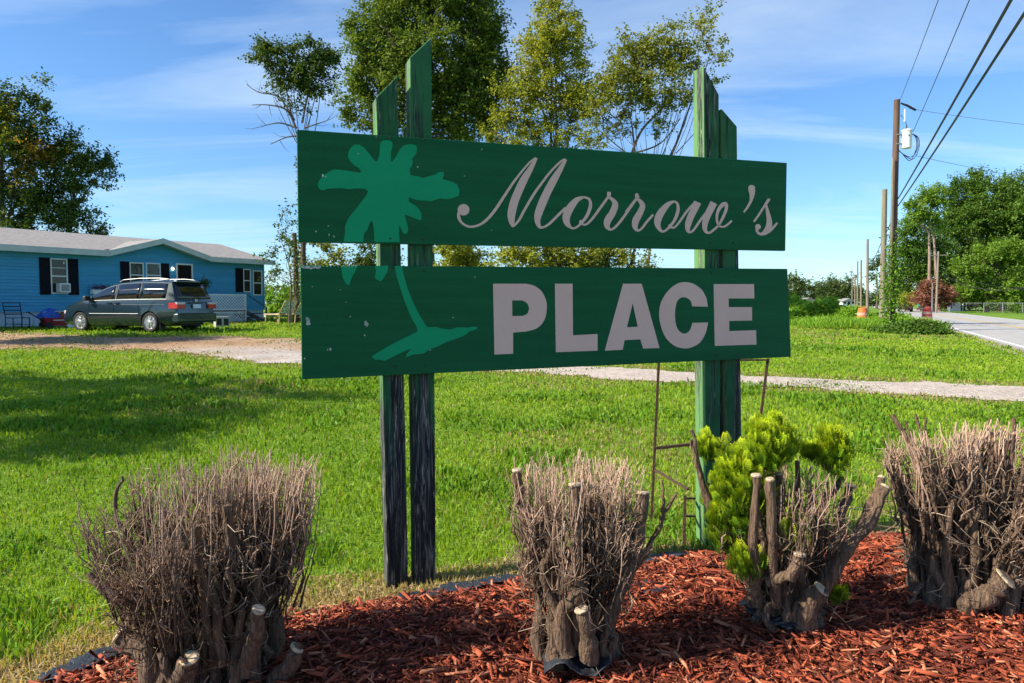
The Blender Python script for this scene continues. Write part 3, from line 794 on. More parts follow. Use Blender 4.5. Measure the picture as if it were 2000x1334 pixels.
def shrub(label, base_px, Rb, Rt, H, ntwig, seed, branches, ncore, lean=(0, 0), thick=1.0, tone=1.0, twig_r=0.0018, core_h=(0.38, 0.86), s0r=(0.28, 0.72), tangle=1.0, tufts=20):
    r = np.random.default_rng(seed)
    B = bgp(*base_px); B.z -= 0.02
    root = thing('dead_shrub', label, 'shrub', B, 0, 'cut back shrubs in the mulch bed')
    ax = np.array([lean[0], lean[1], 0])
    # core stems: a thicket of woody stems splaying from the stump
    mb = MB()
    P = []; RR = []
    for k in range(ncore):
        th = r.uniform(0, 2 * np.pi); u = math.sqrt(r.random())
        b = np.array([Rb * u * math.cos(th), Rb * u * math.sin(th), 0.0])
        hh = H * r.uniform(*core_h)
        spread = Rb + (Rt - Rb) * (hh / H) ** 0.8
        th2 = th + r.normal(0, 0.35)
        e = np.array([spread * u * math.cos(th2), spread * u * math.sin(th2), hh]) + ax * hh
        pts = []
        for f in np.linspace(0, 1, 7):
            q = b * (1 - f ** 1.4) + e * (f ** 1.4); q[2] = hh * f
            q += r.normal(0, 0.011, 3) * (0.2 + f) * (0 < f < 1)
            pts.append(q)
        r0 = r.uniform(0.008, 0.024) * thick; P.append(pts); RR.append(np.linspace(r0, r0 * r.uniform(0.35, 0.75), 7) * (1 + 0.12 * r.normal(0, 1, 7)).clip(0.7, 1.3))
    nst = 16                                        # gnarled roots and stubs round the foot
    for k in range(nst):
        th = 2 * np.pi * (k + r.uniform(-.4, .4)) / nst; hh = H * r.uniform(0.20, 0.48)
        b = np.array([Rb * 1.12 * math.cos(th), Rb * 1.12 * math.sin(th), -0.03]); th2 = th + r.normal(0, 0.3)
        rr_ = Rb * r.uniform(0.75, 1.35); e = np.array([rr_ * math.cos(th2), rr_ * math.sin(th2), hh])
        P.append([b * (1 - f) + e * f + r.normal(0, 0.009, 3) for f in np.linspace(0, 1, 7)])
        r0 = r.uniform(0.018, 0.034) * min(1, Rb / 0.13); RR.append(np.array([1.35, 1.05, .95, .9, .8, .72, .55]) * r0 * (1 + 0.10 * r.normal(0, 1, 7)).clip(.7, 1.3))
    V, Fc = tubes(np.array(P), np.array(RR), 7)
    caps = [tuple(i * 49 + 42 + j for j in range(7)) for i in range(len(P))]
    mb.add(V, Fc); mb.f += caps
    # knobbly stump
    prof = [(Rb * 0.85, -0.02), (Rb * 0.72, 0.03), (Rb * 0.62, 0.09), (Rb * 0.55, 0.14), (Rb * 0.4, 0.18), (0.0, 0.20)]
    o = len(mb.v); mb.lathe(prof, 22)
    for i in range(o, len(mb.v)):
        x, y, z = mb.v[i]; a_ = math.atan2(y, x); s_ = 1 + 0.20 * math.sin(5 * a_ + seed) + 0.12 * math.sin(9 * a_ + 2 * seed + z * 9) + r.normal(0, 0.04)
        mb.v[i] = (x * s_, y * s_, z)
    tr = mb.build('trunk', M['stem'], root, smooth=True, angle=60)
    # named thick limbs with sawn ends
    for pts, rad, cutend in branches:
        Q = [at(p[0], p[1], B.y + p[2]) - B for p in pts]
        C = catmull([(q.x, q.y, q.z, rr_) for q, rr_ in zip(Q, rad)], 5)
        C[1:-1, :3] += r.normal(0, 0.0034, (len(C) - 2, 3))
        C[:, 3] *= (1 + 0.10 * r.normal(0, 1, len(C))).clip(0.8, 1.25)
        bo = MB().tube([tuple(c[:3]) for c in C], C[:, 3], 10).build('branch', M['stem'], root, smooth=True, angle=50)
        if cutend:
            e = Vector(C[-1, :3]); d = (e - Vector(C[-3, :3])).normalized()
            q = d.to_track_quat('Z', 'Y').to_matrix().to_4x4(); q.translation = e
            MB().lathe([(C[-1, 3] * 1.12, -0.004), (C[-1, 3] * 1.16, 0.001), (C[-1, 3] * 0.9, 0.005), (0, 0.004)], 10, q).build('cut_end', M['cut'], bo)
    # twigs
    n = ntwig
    nt_ = tufts
    tth = r.uniform(0, 2 * np.pi, nt_); tu = np.sqrt(r.random(nt_)) * 0.92
    tH = r.uniform(0.62, 1.0, nt_); tH[r.random(nt_) < 0.4] = 1.0
    tk = r.integers(0, nt_, n)
    sp_ = Rt * r.uniform(0.10, 0.26, nt_)[tk]
    ex = Rt * tu[tk] * np.cos(tth[tk]) + r.normal(0, 0.5, n) * sp_; ey = Rt * tu[tk] * np.sin(tth[tk]) + r.normal(0, 0.5, n) * sp_
    er = np.hypot(ex, ey); cl_ = np.minimum(1, Rt * 1.04 / (er + 1e-6)); ex *= cl_; ey *= cl_
    top = H * tH[tk] * np.where(r.random(n) < 0.5, r.uniform(0.93, 1.0, n), r.uniform(0.55, 1.0, n))
    s0 = r.uniform(*s0r, n)
    sz = np.minimum(H * s0, top * 0.8)
    kk = (Rb * 0.9 + (Rt - Rb) * np.minimum(1, 0.35 + 0.85 * s0)) / Rt
    st = np.stack([ex * kk, ey * kk, sz], -1) + r.normal(0, 0.012, (n, 3))
    wild = np.where(r.random(n) < 0.12, 0.045, 0.010)
    en = np.stack([ex + ax[0] * top + r.normal(0, 1, n) * wild, ey + ax[1] * top + r.normal(0, 1, n) * wild, np.maximum(top, sz + 0.06)], -1)
    f = np.linspace(0, 1, 6)
    P = st[:, None] * (1 - f[None, :, None]) + en[:, None] * f[None, :, None]
    wob = r.normal(0, 0.0105, (n, 6, 3)); wob[:, 0] = 0
    P = P + np.cumsum(wob, 1) * np.array([1, 1, 0.3])
    r0 = r.uniform(0.6, 1.7, n)[:, None] * twig_r * np.linspace(1.5, 0.55, 6)[None]
    V, Fc = tubes(P, r0, 3)
    tone_t = r.uniform(0.7, 1.25, (n, 1, 1, 1)) * tone
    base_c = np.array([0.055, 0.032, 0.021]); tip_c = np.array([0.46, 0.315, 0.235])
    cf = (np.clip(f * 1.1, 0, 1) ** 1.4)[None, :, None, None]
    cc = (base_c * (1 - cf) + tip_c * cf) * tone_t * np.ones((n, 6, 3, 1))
    # side twiglets
    m = n * 4
    ti = r.integers(0, n, m); fi = r.integers(1, 5, m)
    ps = P[ti, fi]
    dr = r.normal(0, 0.8, (m, 3)); dr[:, 2] = np.abs(dr[:, 2]) + 0.25; dr /= np.linalg.norm(dr, axis=1, keepdims=True)
    ln = r.uniform(0.018, 0.07, m)[:, None]
    bend = np.array([0, 0, 0.35])
    P2 = np.stack([ps, ps + dr * ln * 0.5, ps + dr * ln + bend * ln * 0.5], 1)
    R2 = r.uniform(0.5, 1.1, m)[:, None] * twig_r * np.array([0.9, 0.65, 0.35])[None]
    V2, F2 = tubes(P2, R2, 3)
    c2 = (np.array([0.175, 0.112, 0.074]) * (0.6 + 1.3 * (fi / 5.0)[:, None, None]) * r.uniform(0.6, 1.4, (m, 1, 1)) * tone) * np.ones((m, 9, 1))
    # tangled dead twiglets lower down
    q = int(n * tangle)
    hz2 = H * r.uniform(0.06, 0.8, q); th3 = r.uniform(0, 2 * np.pi, q); rad3 = (Rb + (Rt - Rb) * (hz2 / H)) * np.sqrt(r.uniform(0.15, 1.1, q))
    ps3 = np.stack([rad3 * np.cos(th3), rad3 * np.sin(th3), hz2], -1)
    d3 = r.normal(0, 1, (q, 3)); d3[:, :2] += 0.5 * np.stack([np.cos(th3), np.sin(th3)], -1); d3 /= np.linalg.norm(d3, axis=1, keepdims=True)
    l3 = r.uniform(0.03, 0.13, q)[:, None]
    P3 = np.stack([ps3, ps3 + d3 * l3 * .4 + r.normal(0, .006, (q, 3)), ps3 + d3 * l3 * .75 + r.normal(0, .012, (q, 3)), ps3 + d3 * l3 + r.normal(0, .02, (q, 3))], 1)
    V3, F3 = tubes(P3, r.uniform(0.5, 1.2, q)[:, None] * twig_r * np.array([1, .8, .6, .35])[None], 3)
    c3_ = np.where(r.random((q, 1, 1)) < .25, np.array([.40, .31, .22]), np.array([.15, .10, .068])) * r.uniform(.5, 1.3, (q, 1, 1)) * np.ones((q, 12, 1))
    Vall = np.concatenate([V, V2, V3]); Fall = np.concatenate([Fc, F2 + len(V), F3 + len(V) + len(V2)])
    call = np.concatenate([cc.reshape(-1, 3), c2.reshape(-1, 3), c3_.reshape(-1, 3)])
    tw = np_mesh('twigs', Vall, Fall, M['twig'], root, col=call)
    tag(tw, kind='stuff')
    return root, B

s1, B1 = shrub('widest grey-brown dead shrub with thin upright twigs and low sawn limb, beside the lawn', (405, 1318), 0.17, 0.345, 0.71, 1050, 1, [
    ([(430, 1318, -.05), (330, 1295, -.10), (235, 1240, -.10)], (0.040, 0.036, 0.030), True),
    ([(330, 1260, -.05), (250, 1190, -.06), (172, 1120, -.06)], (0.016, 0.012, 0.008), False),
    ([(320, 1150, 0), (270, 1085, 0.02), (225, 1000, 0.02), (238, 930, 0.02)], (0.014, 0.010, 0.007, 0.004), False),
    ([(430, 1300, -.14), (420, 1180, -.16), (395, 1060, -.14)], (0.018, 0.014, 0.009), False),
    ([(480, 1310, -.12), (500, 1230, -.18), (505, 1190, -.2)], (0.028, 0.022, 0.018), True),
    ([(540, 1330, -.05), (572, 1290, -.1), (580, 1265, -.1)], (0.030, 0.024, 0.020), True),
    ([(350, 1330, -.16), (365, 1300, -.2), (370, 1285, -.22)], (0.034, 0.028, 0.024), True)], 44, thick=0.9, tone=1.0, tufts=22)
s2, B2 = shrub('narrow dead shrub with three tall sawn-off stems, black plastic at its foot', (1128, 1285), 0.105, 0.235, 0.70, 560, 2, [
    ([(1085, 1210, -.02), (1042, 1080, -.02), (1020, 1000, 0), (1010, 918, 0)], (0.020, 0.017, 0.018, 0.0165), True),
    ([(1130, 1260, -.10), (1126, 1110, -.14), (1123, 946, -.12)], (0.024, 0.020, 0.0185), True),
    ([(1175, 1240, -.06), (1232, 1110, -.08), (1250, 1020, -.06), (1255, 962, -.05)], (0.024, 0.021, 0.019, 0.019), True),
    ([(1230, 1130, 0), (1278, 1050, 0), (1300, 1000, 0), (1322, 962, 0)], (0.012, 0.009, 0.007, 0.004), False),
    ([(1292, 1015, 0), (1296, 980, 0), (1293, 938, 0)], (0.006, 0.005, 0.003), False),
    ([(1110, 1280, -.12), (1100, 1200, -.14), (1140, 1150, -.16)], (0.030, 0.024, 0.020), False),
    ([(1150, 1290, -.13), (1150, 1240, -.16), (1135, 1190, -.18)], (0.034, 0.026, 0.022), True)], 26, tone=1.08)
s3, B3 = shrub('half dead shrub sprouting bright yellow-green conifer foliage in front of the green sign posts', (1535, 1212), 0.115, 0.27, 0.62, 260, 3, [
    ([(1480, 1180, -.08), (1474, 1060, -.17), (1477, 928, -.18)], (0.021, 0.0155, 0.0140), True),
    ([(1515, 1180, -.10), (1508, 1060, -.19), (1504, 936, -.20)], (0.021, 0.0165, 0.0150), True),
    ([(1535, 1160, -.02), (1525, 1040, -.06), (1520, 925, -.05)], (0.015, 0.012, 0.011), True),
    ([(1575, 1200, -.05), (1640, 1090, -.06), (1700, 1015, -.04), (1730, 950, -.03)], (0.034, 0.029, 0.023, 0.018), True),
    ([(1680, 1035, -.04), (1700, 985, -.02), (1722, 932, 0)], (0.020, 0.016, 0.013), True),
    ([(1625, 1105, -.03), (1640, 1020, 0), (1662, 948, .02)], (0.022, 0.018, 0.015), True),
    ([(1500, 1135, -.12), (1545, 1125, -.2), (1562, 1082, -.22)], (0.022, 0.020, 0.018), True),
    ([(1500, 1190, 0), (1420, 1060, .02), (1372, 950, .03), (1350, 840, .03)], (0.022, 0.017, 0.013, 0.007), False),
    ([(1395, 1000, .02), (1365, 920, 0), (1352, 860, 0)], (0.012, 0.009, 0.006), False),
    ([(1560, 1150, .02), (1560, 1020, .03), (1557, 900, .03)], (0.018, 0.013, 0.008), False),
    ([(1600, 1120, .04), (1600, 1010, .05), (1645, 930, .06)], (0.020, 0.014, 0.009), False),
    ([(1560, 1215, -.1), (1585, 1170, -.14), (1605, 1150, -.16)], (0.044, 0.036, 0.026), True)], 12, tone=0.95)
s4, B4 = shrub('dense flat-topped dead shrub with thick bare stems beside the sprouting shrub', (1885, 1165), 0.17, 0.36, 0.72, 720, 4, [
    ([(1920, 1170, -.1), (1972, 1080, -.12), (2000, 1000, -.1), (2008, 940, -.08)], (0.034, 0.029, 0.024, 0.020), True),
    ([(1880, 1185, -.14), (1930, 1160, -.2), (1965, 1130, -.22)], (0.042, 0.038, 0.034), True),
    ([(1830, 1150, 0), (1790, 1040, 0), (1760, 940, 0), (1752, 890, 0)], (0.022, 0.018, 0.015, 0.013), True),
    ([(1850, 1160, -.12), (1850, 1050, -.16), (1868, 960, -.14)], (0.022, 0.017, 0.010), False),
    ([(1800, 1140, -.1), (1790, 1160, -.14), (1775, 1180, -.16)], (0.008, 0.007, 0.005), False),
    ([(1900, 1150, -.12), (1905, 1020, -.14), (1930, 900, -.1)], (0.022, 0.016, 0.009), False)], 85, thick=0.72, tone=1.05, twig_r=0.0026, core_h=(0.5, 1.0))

# conifer sprays on the living shrub
def spray_template():
    Q = []
    for i in range(6):
        f = i / 6; x0 = f
        Q.append([(x0, -0.035, 0), (x0 + 0.10, 0.0, 0.015), (x0 + 0.24, 0, 0), (x0 + 0.10, 0.035, 0.015)])
        Lb = 0.42 * (1 - f) ** 0.8 + 0.10
        for s in (-1, 1):
            for j in range(2):
                g0 = j / 2; a0 = (x0 + 0.95 * Lb * g0, s * Lb * g0); a1 = (x0 + 0.95 * Lb * (g0 + .60), s * Lb * (g0 + .60))
                mx_, my_ = (a0[0] + a1[0]) / 2, (a0[1] + a1[1]) / 2
                Q.append([(a0[0], a0[1], 0), (mx_ + 0.034, my_ - s * 0.034, 0.02), (a1[0], a1[1], -0.02), (mx_ - 0.034, my_ + s * 0.034, 0.02)])
    return np.array(Q)                              # (q,4,3)
SPR = spray_template()
def sprays(centers, sizes, up, tips, r):
    n = len(centers)
    yaw = np.arctan2(up[:, 1], up[:, 0]); pit = -np.arctan2(up[:, 2], np.hypot(up[:, 0], up[:, 1]))
    Rm = rotmats(yaw, pit, r.uniform(0, 2 * np.pi, n))
    V = np.einsum('nij,qkj->nqki', Rm, SPR) * sizes[:, None, None, None] + centers[:, None, None, :]
    along = SPR[:, :, 0].mean(1)[None, :, None, None]
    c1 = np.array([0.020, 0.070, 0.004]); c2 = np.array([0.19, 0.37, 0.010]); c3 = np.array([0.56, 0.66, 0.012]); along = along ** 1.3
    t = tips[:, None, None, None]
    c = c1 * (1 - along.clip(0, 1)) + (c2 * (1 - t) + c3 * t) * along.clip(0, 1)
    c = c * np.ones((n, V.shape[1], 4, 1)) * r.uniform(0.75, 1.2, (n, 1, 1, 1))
    return V.reshape(-1, 3), np.arange(V.size // 3).reshape(-1, 4), c.reshape(-1, 3)
rr3 = np.random.default_rng(33)
for (px, py, rx, ry, dy, n) in ((1450, 945, 64, 104, -0.05, 330), (1500, 872, 50, 60, -0.08, 200), (1530, 860, 36, 40, 0.02, 90), (1628, 880, 46, 58, 0.06, 150), (1585, 880, 24, 20, 0.08, 34),
                                (1382, 872, 30, 34, 0.12, 60), (1552, 1040, 26, 46, -0.15, 56), (1458, 1095, 36, 40, -0.12, 70), (1635, 1158, 20, 17, -0.05, 22), (1400, 975, 34, 50, 0.10, 60), (1420, 1040, 40, 44, 0.02, 70), (1480, 840, 20, 34, 0.0, 50), (1512, 830, 16, 26, 0.0, 40), (1420, 930, 30, 44, -0.05, 60), (1400, 1005, 26, 30, -0.02, 36)):
    C = at(px, py, B3.y + dy) - B3; k = B3.y / F
    n = int(n * 2.5)
    g = rr3.normal(0, 1, (n, 3)); g /= np.linalg.norm(g, axis=1, keepdims=True); g *= rr3.random((n, 1)) ** 0.45
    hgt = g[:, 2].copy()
    lump_ = 0.72 + 0.5 * vnoise(g[:, 0] * 2 + px, g[:, 1] * 2 + g[:, 2] * 1.3, 1.7, 77)[:, None]
    cen = np.array(C) + g * lump_ * np.array([rx * k, 0.8 * min(rx, ry) * k, ry * k]) * 0.92
    up = g * np.array([0.55, 0.55, 0.3]) + np.array([0, 0, 1.0]) + rr3.normal(0, 0.2, (n, 3))
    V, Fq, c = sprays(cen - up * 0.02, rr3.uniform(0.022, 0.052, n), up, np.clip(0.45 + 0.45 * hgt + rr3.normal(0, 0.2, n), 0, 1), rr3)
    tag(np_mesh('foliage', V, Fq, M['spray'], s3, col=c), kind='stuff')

# black landscape fabric showing through
M['fabric'] = mat('black_landscape_fabric', (0.022, 0.026, 0.034), 0.55, var=0.4, scale=14, bump=0.5, bump_scale=50, spec=0.4)
def fabric(label, px_poly, seed, bumpy=0.012, on_bed=True, lift=0.020):
    P = [tuple((bgp(*p) if on_bed else gp(*p))[:2]) for p in px_poly]
    xs = [p[0] for p in P]; ys = [p[1] for p in P]
    st = 0.016
    X, Y = np.meshgrid(np.arange(min(xs), max(xs) + st, st), np.arange(min(ys), max(ys) + st, st))
    k = inpoly(X, Y, P)
    bed_h = np.maximum(bed_z(X, Y), 0.012)
    Z = bed_h + lift + bumpy * 2 * (vnoise(X, Y, 14, seed) - 0.35) + bumpy * (vnoise(X, Y, 40, seed + 1) - .5)
    idx = np.arange(X.size).reshape(X.shape)
    fk = (k[:-1, :-1].astype(int) + k[:-1, 1:] + k[1:, 1:] + k[1:, :-1]) >= 2
    Fc = np.stack([idx[:-1, :-1], idx[:-1, 1:], idx[1:, 1:], idx[1:, :-1]], -1)[fk]
    used = np.unique(Fc); rm = np.full(X.size, -1); rm[used] = np.arange(len(used))
    o = np_mesh('landscape_fabric', np.stack([X, Y, Z], -1).reshape(-1, 3)[used], rm[Fc], M['fabric'], smooth=True)
    so = o.modifiers.new('solid', 'SOLIDIFY'); so.thickness = 0.002
    tag(o, label, 'fabric', 'black landscape fabric scraps')
fabric('crumpled black plastic at the foot of the narrow shrub with three sawn stems', [(1060, 1300), (1100, 1278), (1165, 1282), (1185, 1334), (1070, 1345)], 71, 0.03, lift=0.045)
fabric('pointed black plastic scrap left of the narrow shrub base', [(1042, 1280), (1064, 1262), (1078, 1282), (1060, 1292)], 72, 0.02, lift=0.045)
fabric('black plastic flap under the yellow-green sprouting shrub', [(1440, 1204), (1470, 1200), (1556, 1246), (1548, 1258), (1500, 1244)], 73, 0.012, lift=0.045)
fabric('black plastic flap at the foot of the dense flat-topped shrub', [(1848, 1158), (1880, 1160), (1925, 1172), (1920, 1192), (1890, 1185)], 74, 0.012, lift=0.045)
fabric('bare black fabric edge beside the worn sign posts', [(780, 1172), (870, 1154), (960, 1138), (1035, 1128), (1038, 1138), (950, 1152), (860, 1170), (790, 1184)], 75, 0.010)
fabric('bare black fabric edge at the corner of the bed beside the widest shrub', [(70, 1336), (150, 1300), (245, 1268), (250, 1280), (170, 1316), (100, 1345)], 76, 0.010)
fabric('bare black fabric between the narrow shrub and the green posts', [(1238, 1150), (1260, 1140), (1300, 1150), (1290, 1164), (1250, 1165)], 77, 0.008)
fabric('strip of black fabric at the bed edge below the rusty frame', [(1255, 1102), (1300, 1088), (1340, 1086), (1335, 1096), (1280, 1108)], 78, 0.010)

# ================================================================== TREES
LEAF_T = np.array([[0, 0, 0], [0.45, -0.30, 0.06], [1.0, 0, -0.05], [0.45, 0.30, 0.06]])
def leaves(cen, size, col, r, droop=0.25):
    n = len(cen)
    Rm = rotmats(r.uniform(0, 2 * np.pi, n), r.normal(droop, 0.55, n), r.normal(0, 0.7, n))
    V = np.einsum('nij,kj->nki', Rm, LEAF_T) * size[:, None, None] + cen[:, None, :]
    return V.reshape(-1, 3), np.arange(4 * n).reshape(-1, 4), np.repeat(col, 4, 0)

PAL = {
    'dark':   ((0.038, 0.079, 0.015), (0.109, 0.160, 0.028)),
    'mid':    ((0.064, 0.122, 0.018), (0.166, 0.224, 0.031)),
    'olive':  ((0.109, 0.147, 0.023), (0.294, 0.307, 0.044)),
    'yellow': ((0.166, 0.218, 0.023), (0.410, 0.410, 0.051)),
    'wood':   ((0.045, 0.109, 0.015), (0.134, 0.230, 0.031)),
    'woodlit':((0.090, 0.179, 0.018), (0.218, 0.346, 0.038)),
    'myrtle': ((0.166, 0.064, 0.045), (0.333, 0.154, 0.109)),
    'far':    ((0.051, 0.096, 0.026), (0.128, 0.166, 0.051)),
    'kudzu':  ((0.150, 0.330, 0.020), (0.320, 0.500, 0.050)),
    'bright': ((0.115, 0.256, 0.015), (0.256, 0.422, 0.038)),
}

def tree(name, label, cat, px, Y, lobes, pal, leaf, dens=1.0, clump=0.55, trunk_r=0.18, trunk_top=None, seed=0, group=None, base_z=None, nlimb=7,
         bare=(), bend=0.3, accents=(), trunks=((0, 0),), bark=None, base_y=None, flat=0.6):
    """lobes: (px, py, rx_px, ry_px, dY, weight) seen from the photo point, turned into real ellipsoids at their distance"""
    r = np.random.default_rng(100 + seed)
    k = Y / F
    bx_ = at(px, 592, Y).x
    bz_ = float(gz(bx_, Y)) if base_z is None else base_z
    B = Vector((bx_, Y, bz_ - 0.05))
    root = thing(name, label, cat, B, 0, group)
    Bn = np.array(B)
    cl = []; cw = []
    for (lx, ly, rx, ry, dY, wt) in lobes:
        c = np.array(at(lx, ly, Y + dY)) - Bn
        a, b_ = rx * k, ry * k; dpt = (a + b_) / 2
        vol = a * b_ * dpt
        m = max(3, int(vol / clump ** 3 * 2.1 * wt))
        g = r.normal(0, 1, (m, 3)); g /= np.linalg.norm(g, axis=1, keepdims=True)
        g *= (r.random((m, 1)) ** 0.42)
        cl.append(c + g * np.array([a, dpt, b_])); cw += [wt] * m
    cl = np.concatenate(cl); nC = len(cl)
    cl[:, 2] = np.maximum(cl[:, 2], 0.25)
    # leaves
    per = np.maximum(4, (r.lognormal(0, 0.5, nC) * dens * 150 * (clump / leaf / 3.2) ** 1.4)).astype(int)
    ci = np.repeat(np.arange(nC), per); n = len(ci)
    g = r.normal(0, 1, (n, 3)); g /= np.linalg.norm(g, axis=1, keepdims=True); g *= r.random((n, 1)) ** 0.5
    cs = r.uniform(0.65, 1.35, nC)
    pos = cl[ci] + g * np.array([1, 1, flat]) * (clump * cs[ci])[:, None]
    # most leaves sit along short sprays that reach out of the clump
    K = 6
    dirs = r.normal(0, 1, (nC, K, 3)); out_ = cl - cl.mean(0); out_ /= np.linalg.norm(out_, axis=1, keepdims=True) + 1e-6
    dirs += 0.55 * out_[:, None, :] + np.array([0, 0, 0.25]); dirs /= np.linalg.norm(dirs, axis=2, keepdims=True)
    onsp = r.random(n) < 0.68; kk_ = r.integers(0, K, n); tt_ = r.random(n) ** 0.8
    Ls = (clump * cs[ci] * r.uniform(1.1, 1.9, (nC, K))[ci, kk_])
    spr = cl[ci] + dirs[ci, kk_] * (tt_ * Ls)[:, None] + r.normal(0, 1, (n, 3)) * (clump * 0.14)
    pos = np.where(onsp[:, None], spr, pos)
    pos[:, 2] = np.maximum(pos[:, 2], 0.1)
    c1, c2 = (np.array(q) for q in PAL[pal])
    wv = np.clip(r.random(nC)[ci] * 0.55 + r.random(n) * 0.55 - 0.05, 0, 1)[:, None]
    col = c1 * (1 - wv) + c2 * wv
    for (ax_, ay_, ar_, ac) in accents:
        pa = np.array(at(ax_, ay_, Y)) - Bn
        dd_ = np.hypot(cl[:, 0] - pa[0], cl[:, 2] - pa[2]) < ar_ * k
        sel = dd_[ci] & (r.random(n) < 0.75)
        col[sel] = np.array(ac) * r.uniform(0.6, 1.3, (sel.sum(), 1))
    V, Fq, c = leaves(pos, leaf * r.uniform(0.7, 1.35, n), col, r)
    tag(np_mesh('crown', V, Fq, M['leaf'], root, col=c), kind='stuff')
    # wood
    mb = MB(); zmax = cl[:, 2].max(); cen = cl.mean(0)
    tops = []
    for (tdx, tdz) in trunks:
        tz = zmax * 0.8 if trunk_top is None else trunk_top
        pts = []
        for f in np.linspace(0, 1, 9):
            pts.append(np.array([tdx * (1 - f) + (cen[0] * 0.8 + tdx * 0.4) * f + bend * math.sin(f * 5 + seed) * 0.5, cen[1] * f * 0.6, tz * f]))
        rad = trunk_r * (1 - 0.82 * np.linspace(0, 1, 9)); rad[0] *= 1.35
        mb.tube(pts, rad, 9, caps=True); tops.append((np.array(pts), rad))
    # limbs: cluster clumps around random seeds
    sd_ = cl[r.choice(nC, min(nlimb, nC), replace=False)]
    dist = ((cl[:, None] - sd_[None]) ** 2).sum(2); own = dist.argmin(1)
    TP = []; TR = []
    for j in range(len(sd_)):
        memb = cl[own == j]
        if len(memb) == 0: continue
        e = memb.mean(0)
        tp, trad = tops[j % len(tops)]
        hz = min(tp[-1][2], max(e[2] * 0.82, tp[-1][2] * 0.3)) * r.uniform(0.72, 1.0)
        i = int(np.clip(np.searchsorted(tp[:, 2], hz), 0, len(tp) - 1)); s_ = tp[i]
        mid = s_ * 0.45 + e * 0.55 + np.array([0, 0, -0.08 * abs(e[2] - s_[2])]) + r.normal(0, 0.15, 3)
        C = catmull([s_, mid, e], 5)
        r0 = max(trad[i] * 0.62, trunk_r * 0.16)
        mb.tube(C, np.linspace(r0, r0 * 0.3, len(C)), 6, caps=False)
        pick = memb[r.permutation(len(memb))[:36]]
        dC = ((pick[:, None] - C[None, 4:]) ** 2).sum(2) + 4.0 * (C[None, 4:, 2] > pick[:, None, 2]); f0 = 4 + dC.argmin(1); ss = C[f0]
        f = np.linspace(0, 1, 5)[None, :, None]
        P = ss[:, None] * (1 - f) + pick[:, None] * f + r.normal(0, 0.07, (len(pick), 5, 3)) * np.sin(np.pi * f)
        P[:, :, 2] += (np.sin(np.pi * f[..., 0]) * 0.12)
        TP.append(P); TR.append(np.linspace(r0 * 0.32, max(r0 * 0.07, 0.008), 5)[None] * np.ones((len(pick), 1)))
    if TP:
        Vt, Ft = tubes(np.concatenate(TP), np.concatenate(TR), 4); mb.add(Vt, Ft)
    # bare branches (photo pixels, real depth)
    for pts, rad in bare:
        C = catmull([tuple(np.array(at(x, y, Y + dY)) - Bn) for x, y, dY in pts], 5)
        mb.tube(C, np.linspace(rad, rad * 0.25, len(C)), 5, caps=False)
        for q in range(5):
            i = r.integers(2, len(C)); d = C[i] - C[i - 1]; d /= np.linalg.norm(d) + 1e-9
            dv = d + r.normal(0, 0.7, 3); dv /= np.linalg.norm(dv); L = r.uniform(0.25, 0.8)
            mb.tube([C[i], C[i] + dv * L * 0.5, C[i] + dv * L + np.array([0, 0, 0.12])], [rad * 0.3, rad * 0.2, rad * 0.08], 4, caps=False)
    mb.build('trunk', bark or M['bark'], root, smooth=True, angle=60)
    return root

GB = 'trees behind the sign'
tree('dead_limbed_tree', 'small dark tree with bare dead branches reaching toward the blue house', 'tree', 596, 34,
     [(535, 112, 42, 26, 0, .9), (515, 92, 22, 14, 0, .8), (575, 150, 52, 34, .4, .9), (612, 112, 34, 36, .3, .8), (640, 135, 24, 38, .5, .7), (560, 95, 24, 18, 0, .6), (610, 165, 40, 22, 0, .6), (632, 185, 22, 20, 0, .4), (600, 205, 36, 18, 0, .3), (560, 180, 34, 16, 0, .35)],
     'dark', 0.14, 0.6, 0.34, 0.15, trunk_top=8.2, seed=1, group=GB, nlimb=9, bend=0.1, accents=((603, 245, 14, (0.13, 0.22, 0.02)),),
     bare=[([(578, 250, 0), (560, 215, -.2), (525, 205, -.3), (492, 205, -.3)], .06), ([(575, 235, 0), (545, 190, 0), (505, 180, 0), (482, 165, 0)], .05), ([(580, 250, 0), (545, 240, 0), (508, 248, 0)], .05),
           ([(590, 265, 0), (560, 268, 0), (528, 282, 0)], .05), ([(595, 250, 0), (620, 242, 0), (648, 232, 0)], .04), ([(570, 230, 0), (560, 180, 0), (548, 150, 0)], .05), ([(590, 240, 0), (600, 190, 0), (612, 150, 0)], .06)])
tree('large_tree', 'tallest dense dark green tree rising behind the slanted sign posts', 'tree', 838, 42,
     [(742, 70, 66, 60, 0, 1), (790, 20, 60, 60, .5, 1), (850, -10, 80, 70, 0, 1), (930, 50, 58, 80, .4, 1), (705, 190, 48, 44, -.3, .9), (725, 140, 52, 46, 0, .9), (820, 130, 90, 80, -.6, 1), (915, 165, 72, 80, 0, 1), (682, 228, 26, 22, 0, .7), (760, 235, 70, 32, 0, .9), (880, 245, 88, 36, 0, 1), (960, 120, 34, 70, .3, .9), (700, 75, 26, 30, 0, .5), (860, -120, 70, 60, 0, 1)],
     'mid', 0.17, 0.52, 0.50, 0.34, seed=2, group=GB, nlimb=16)
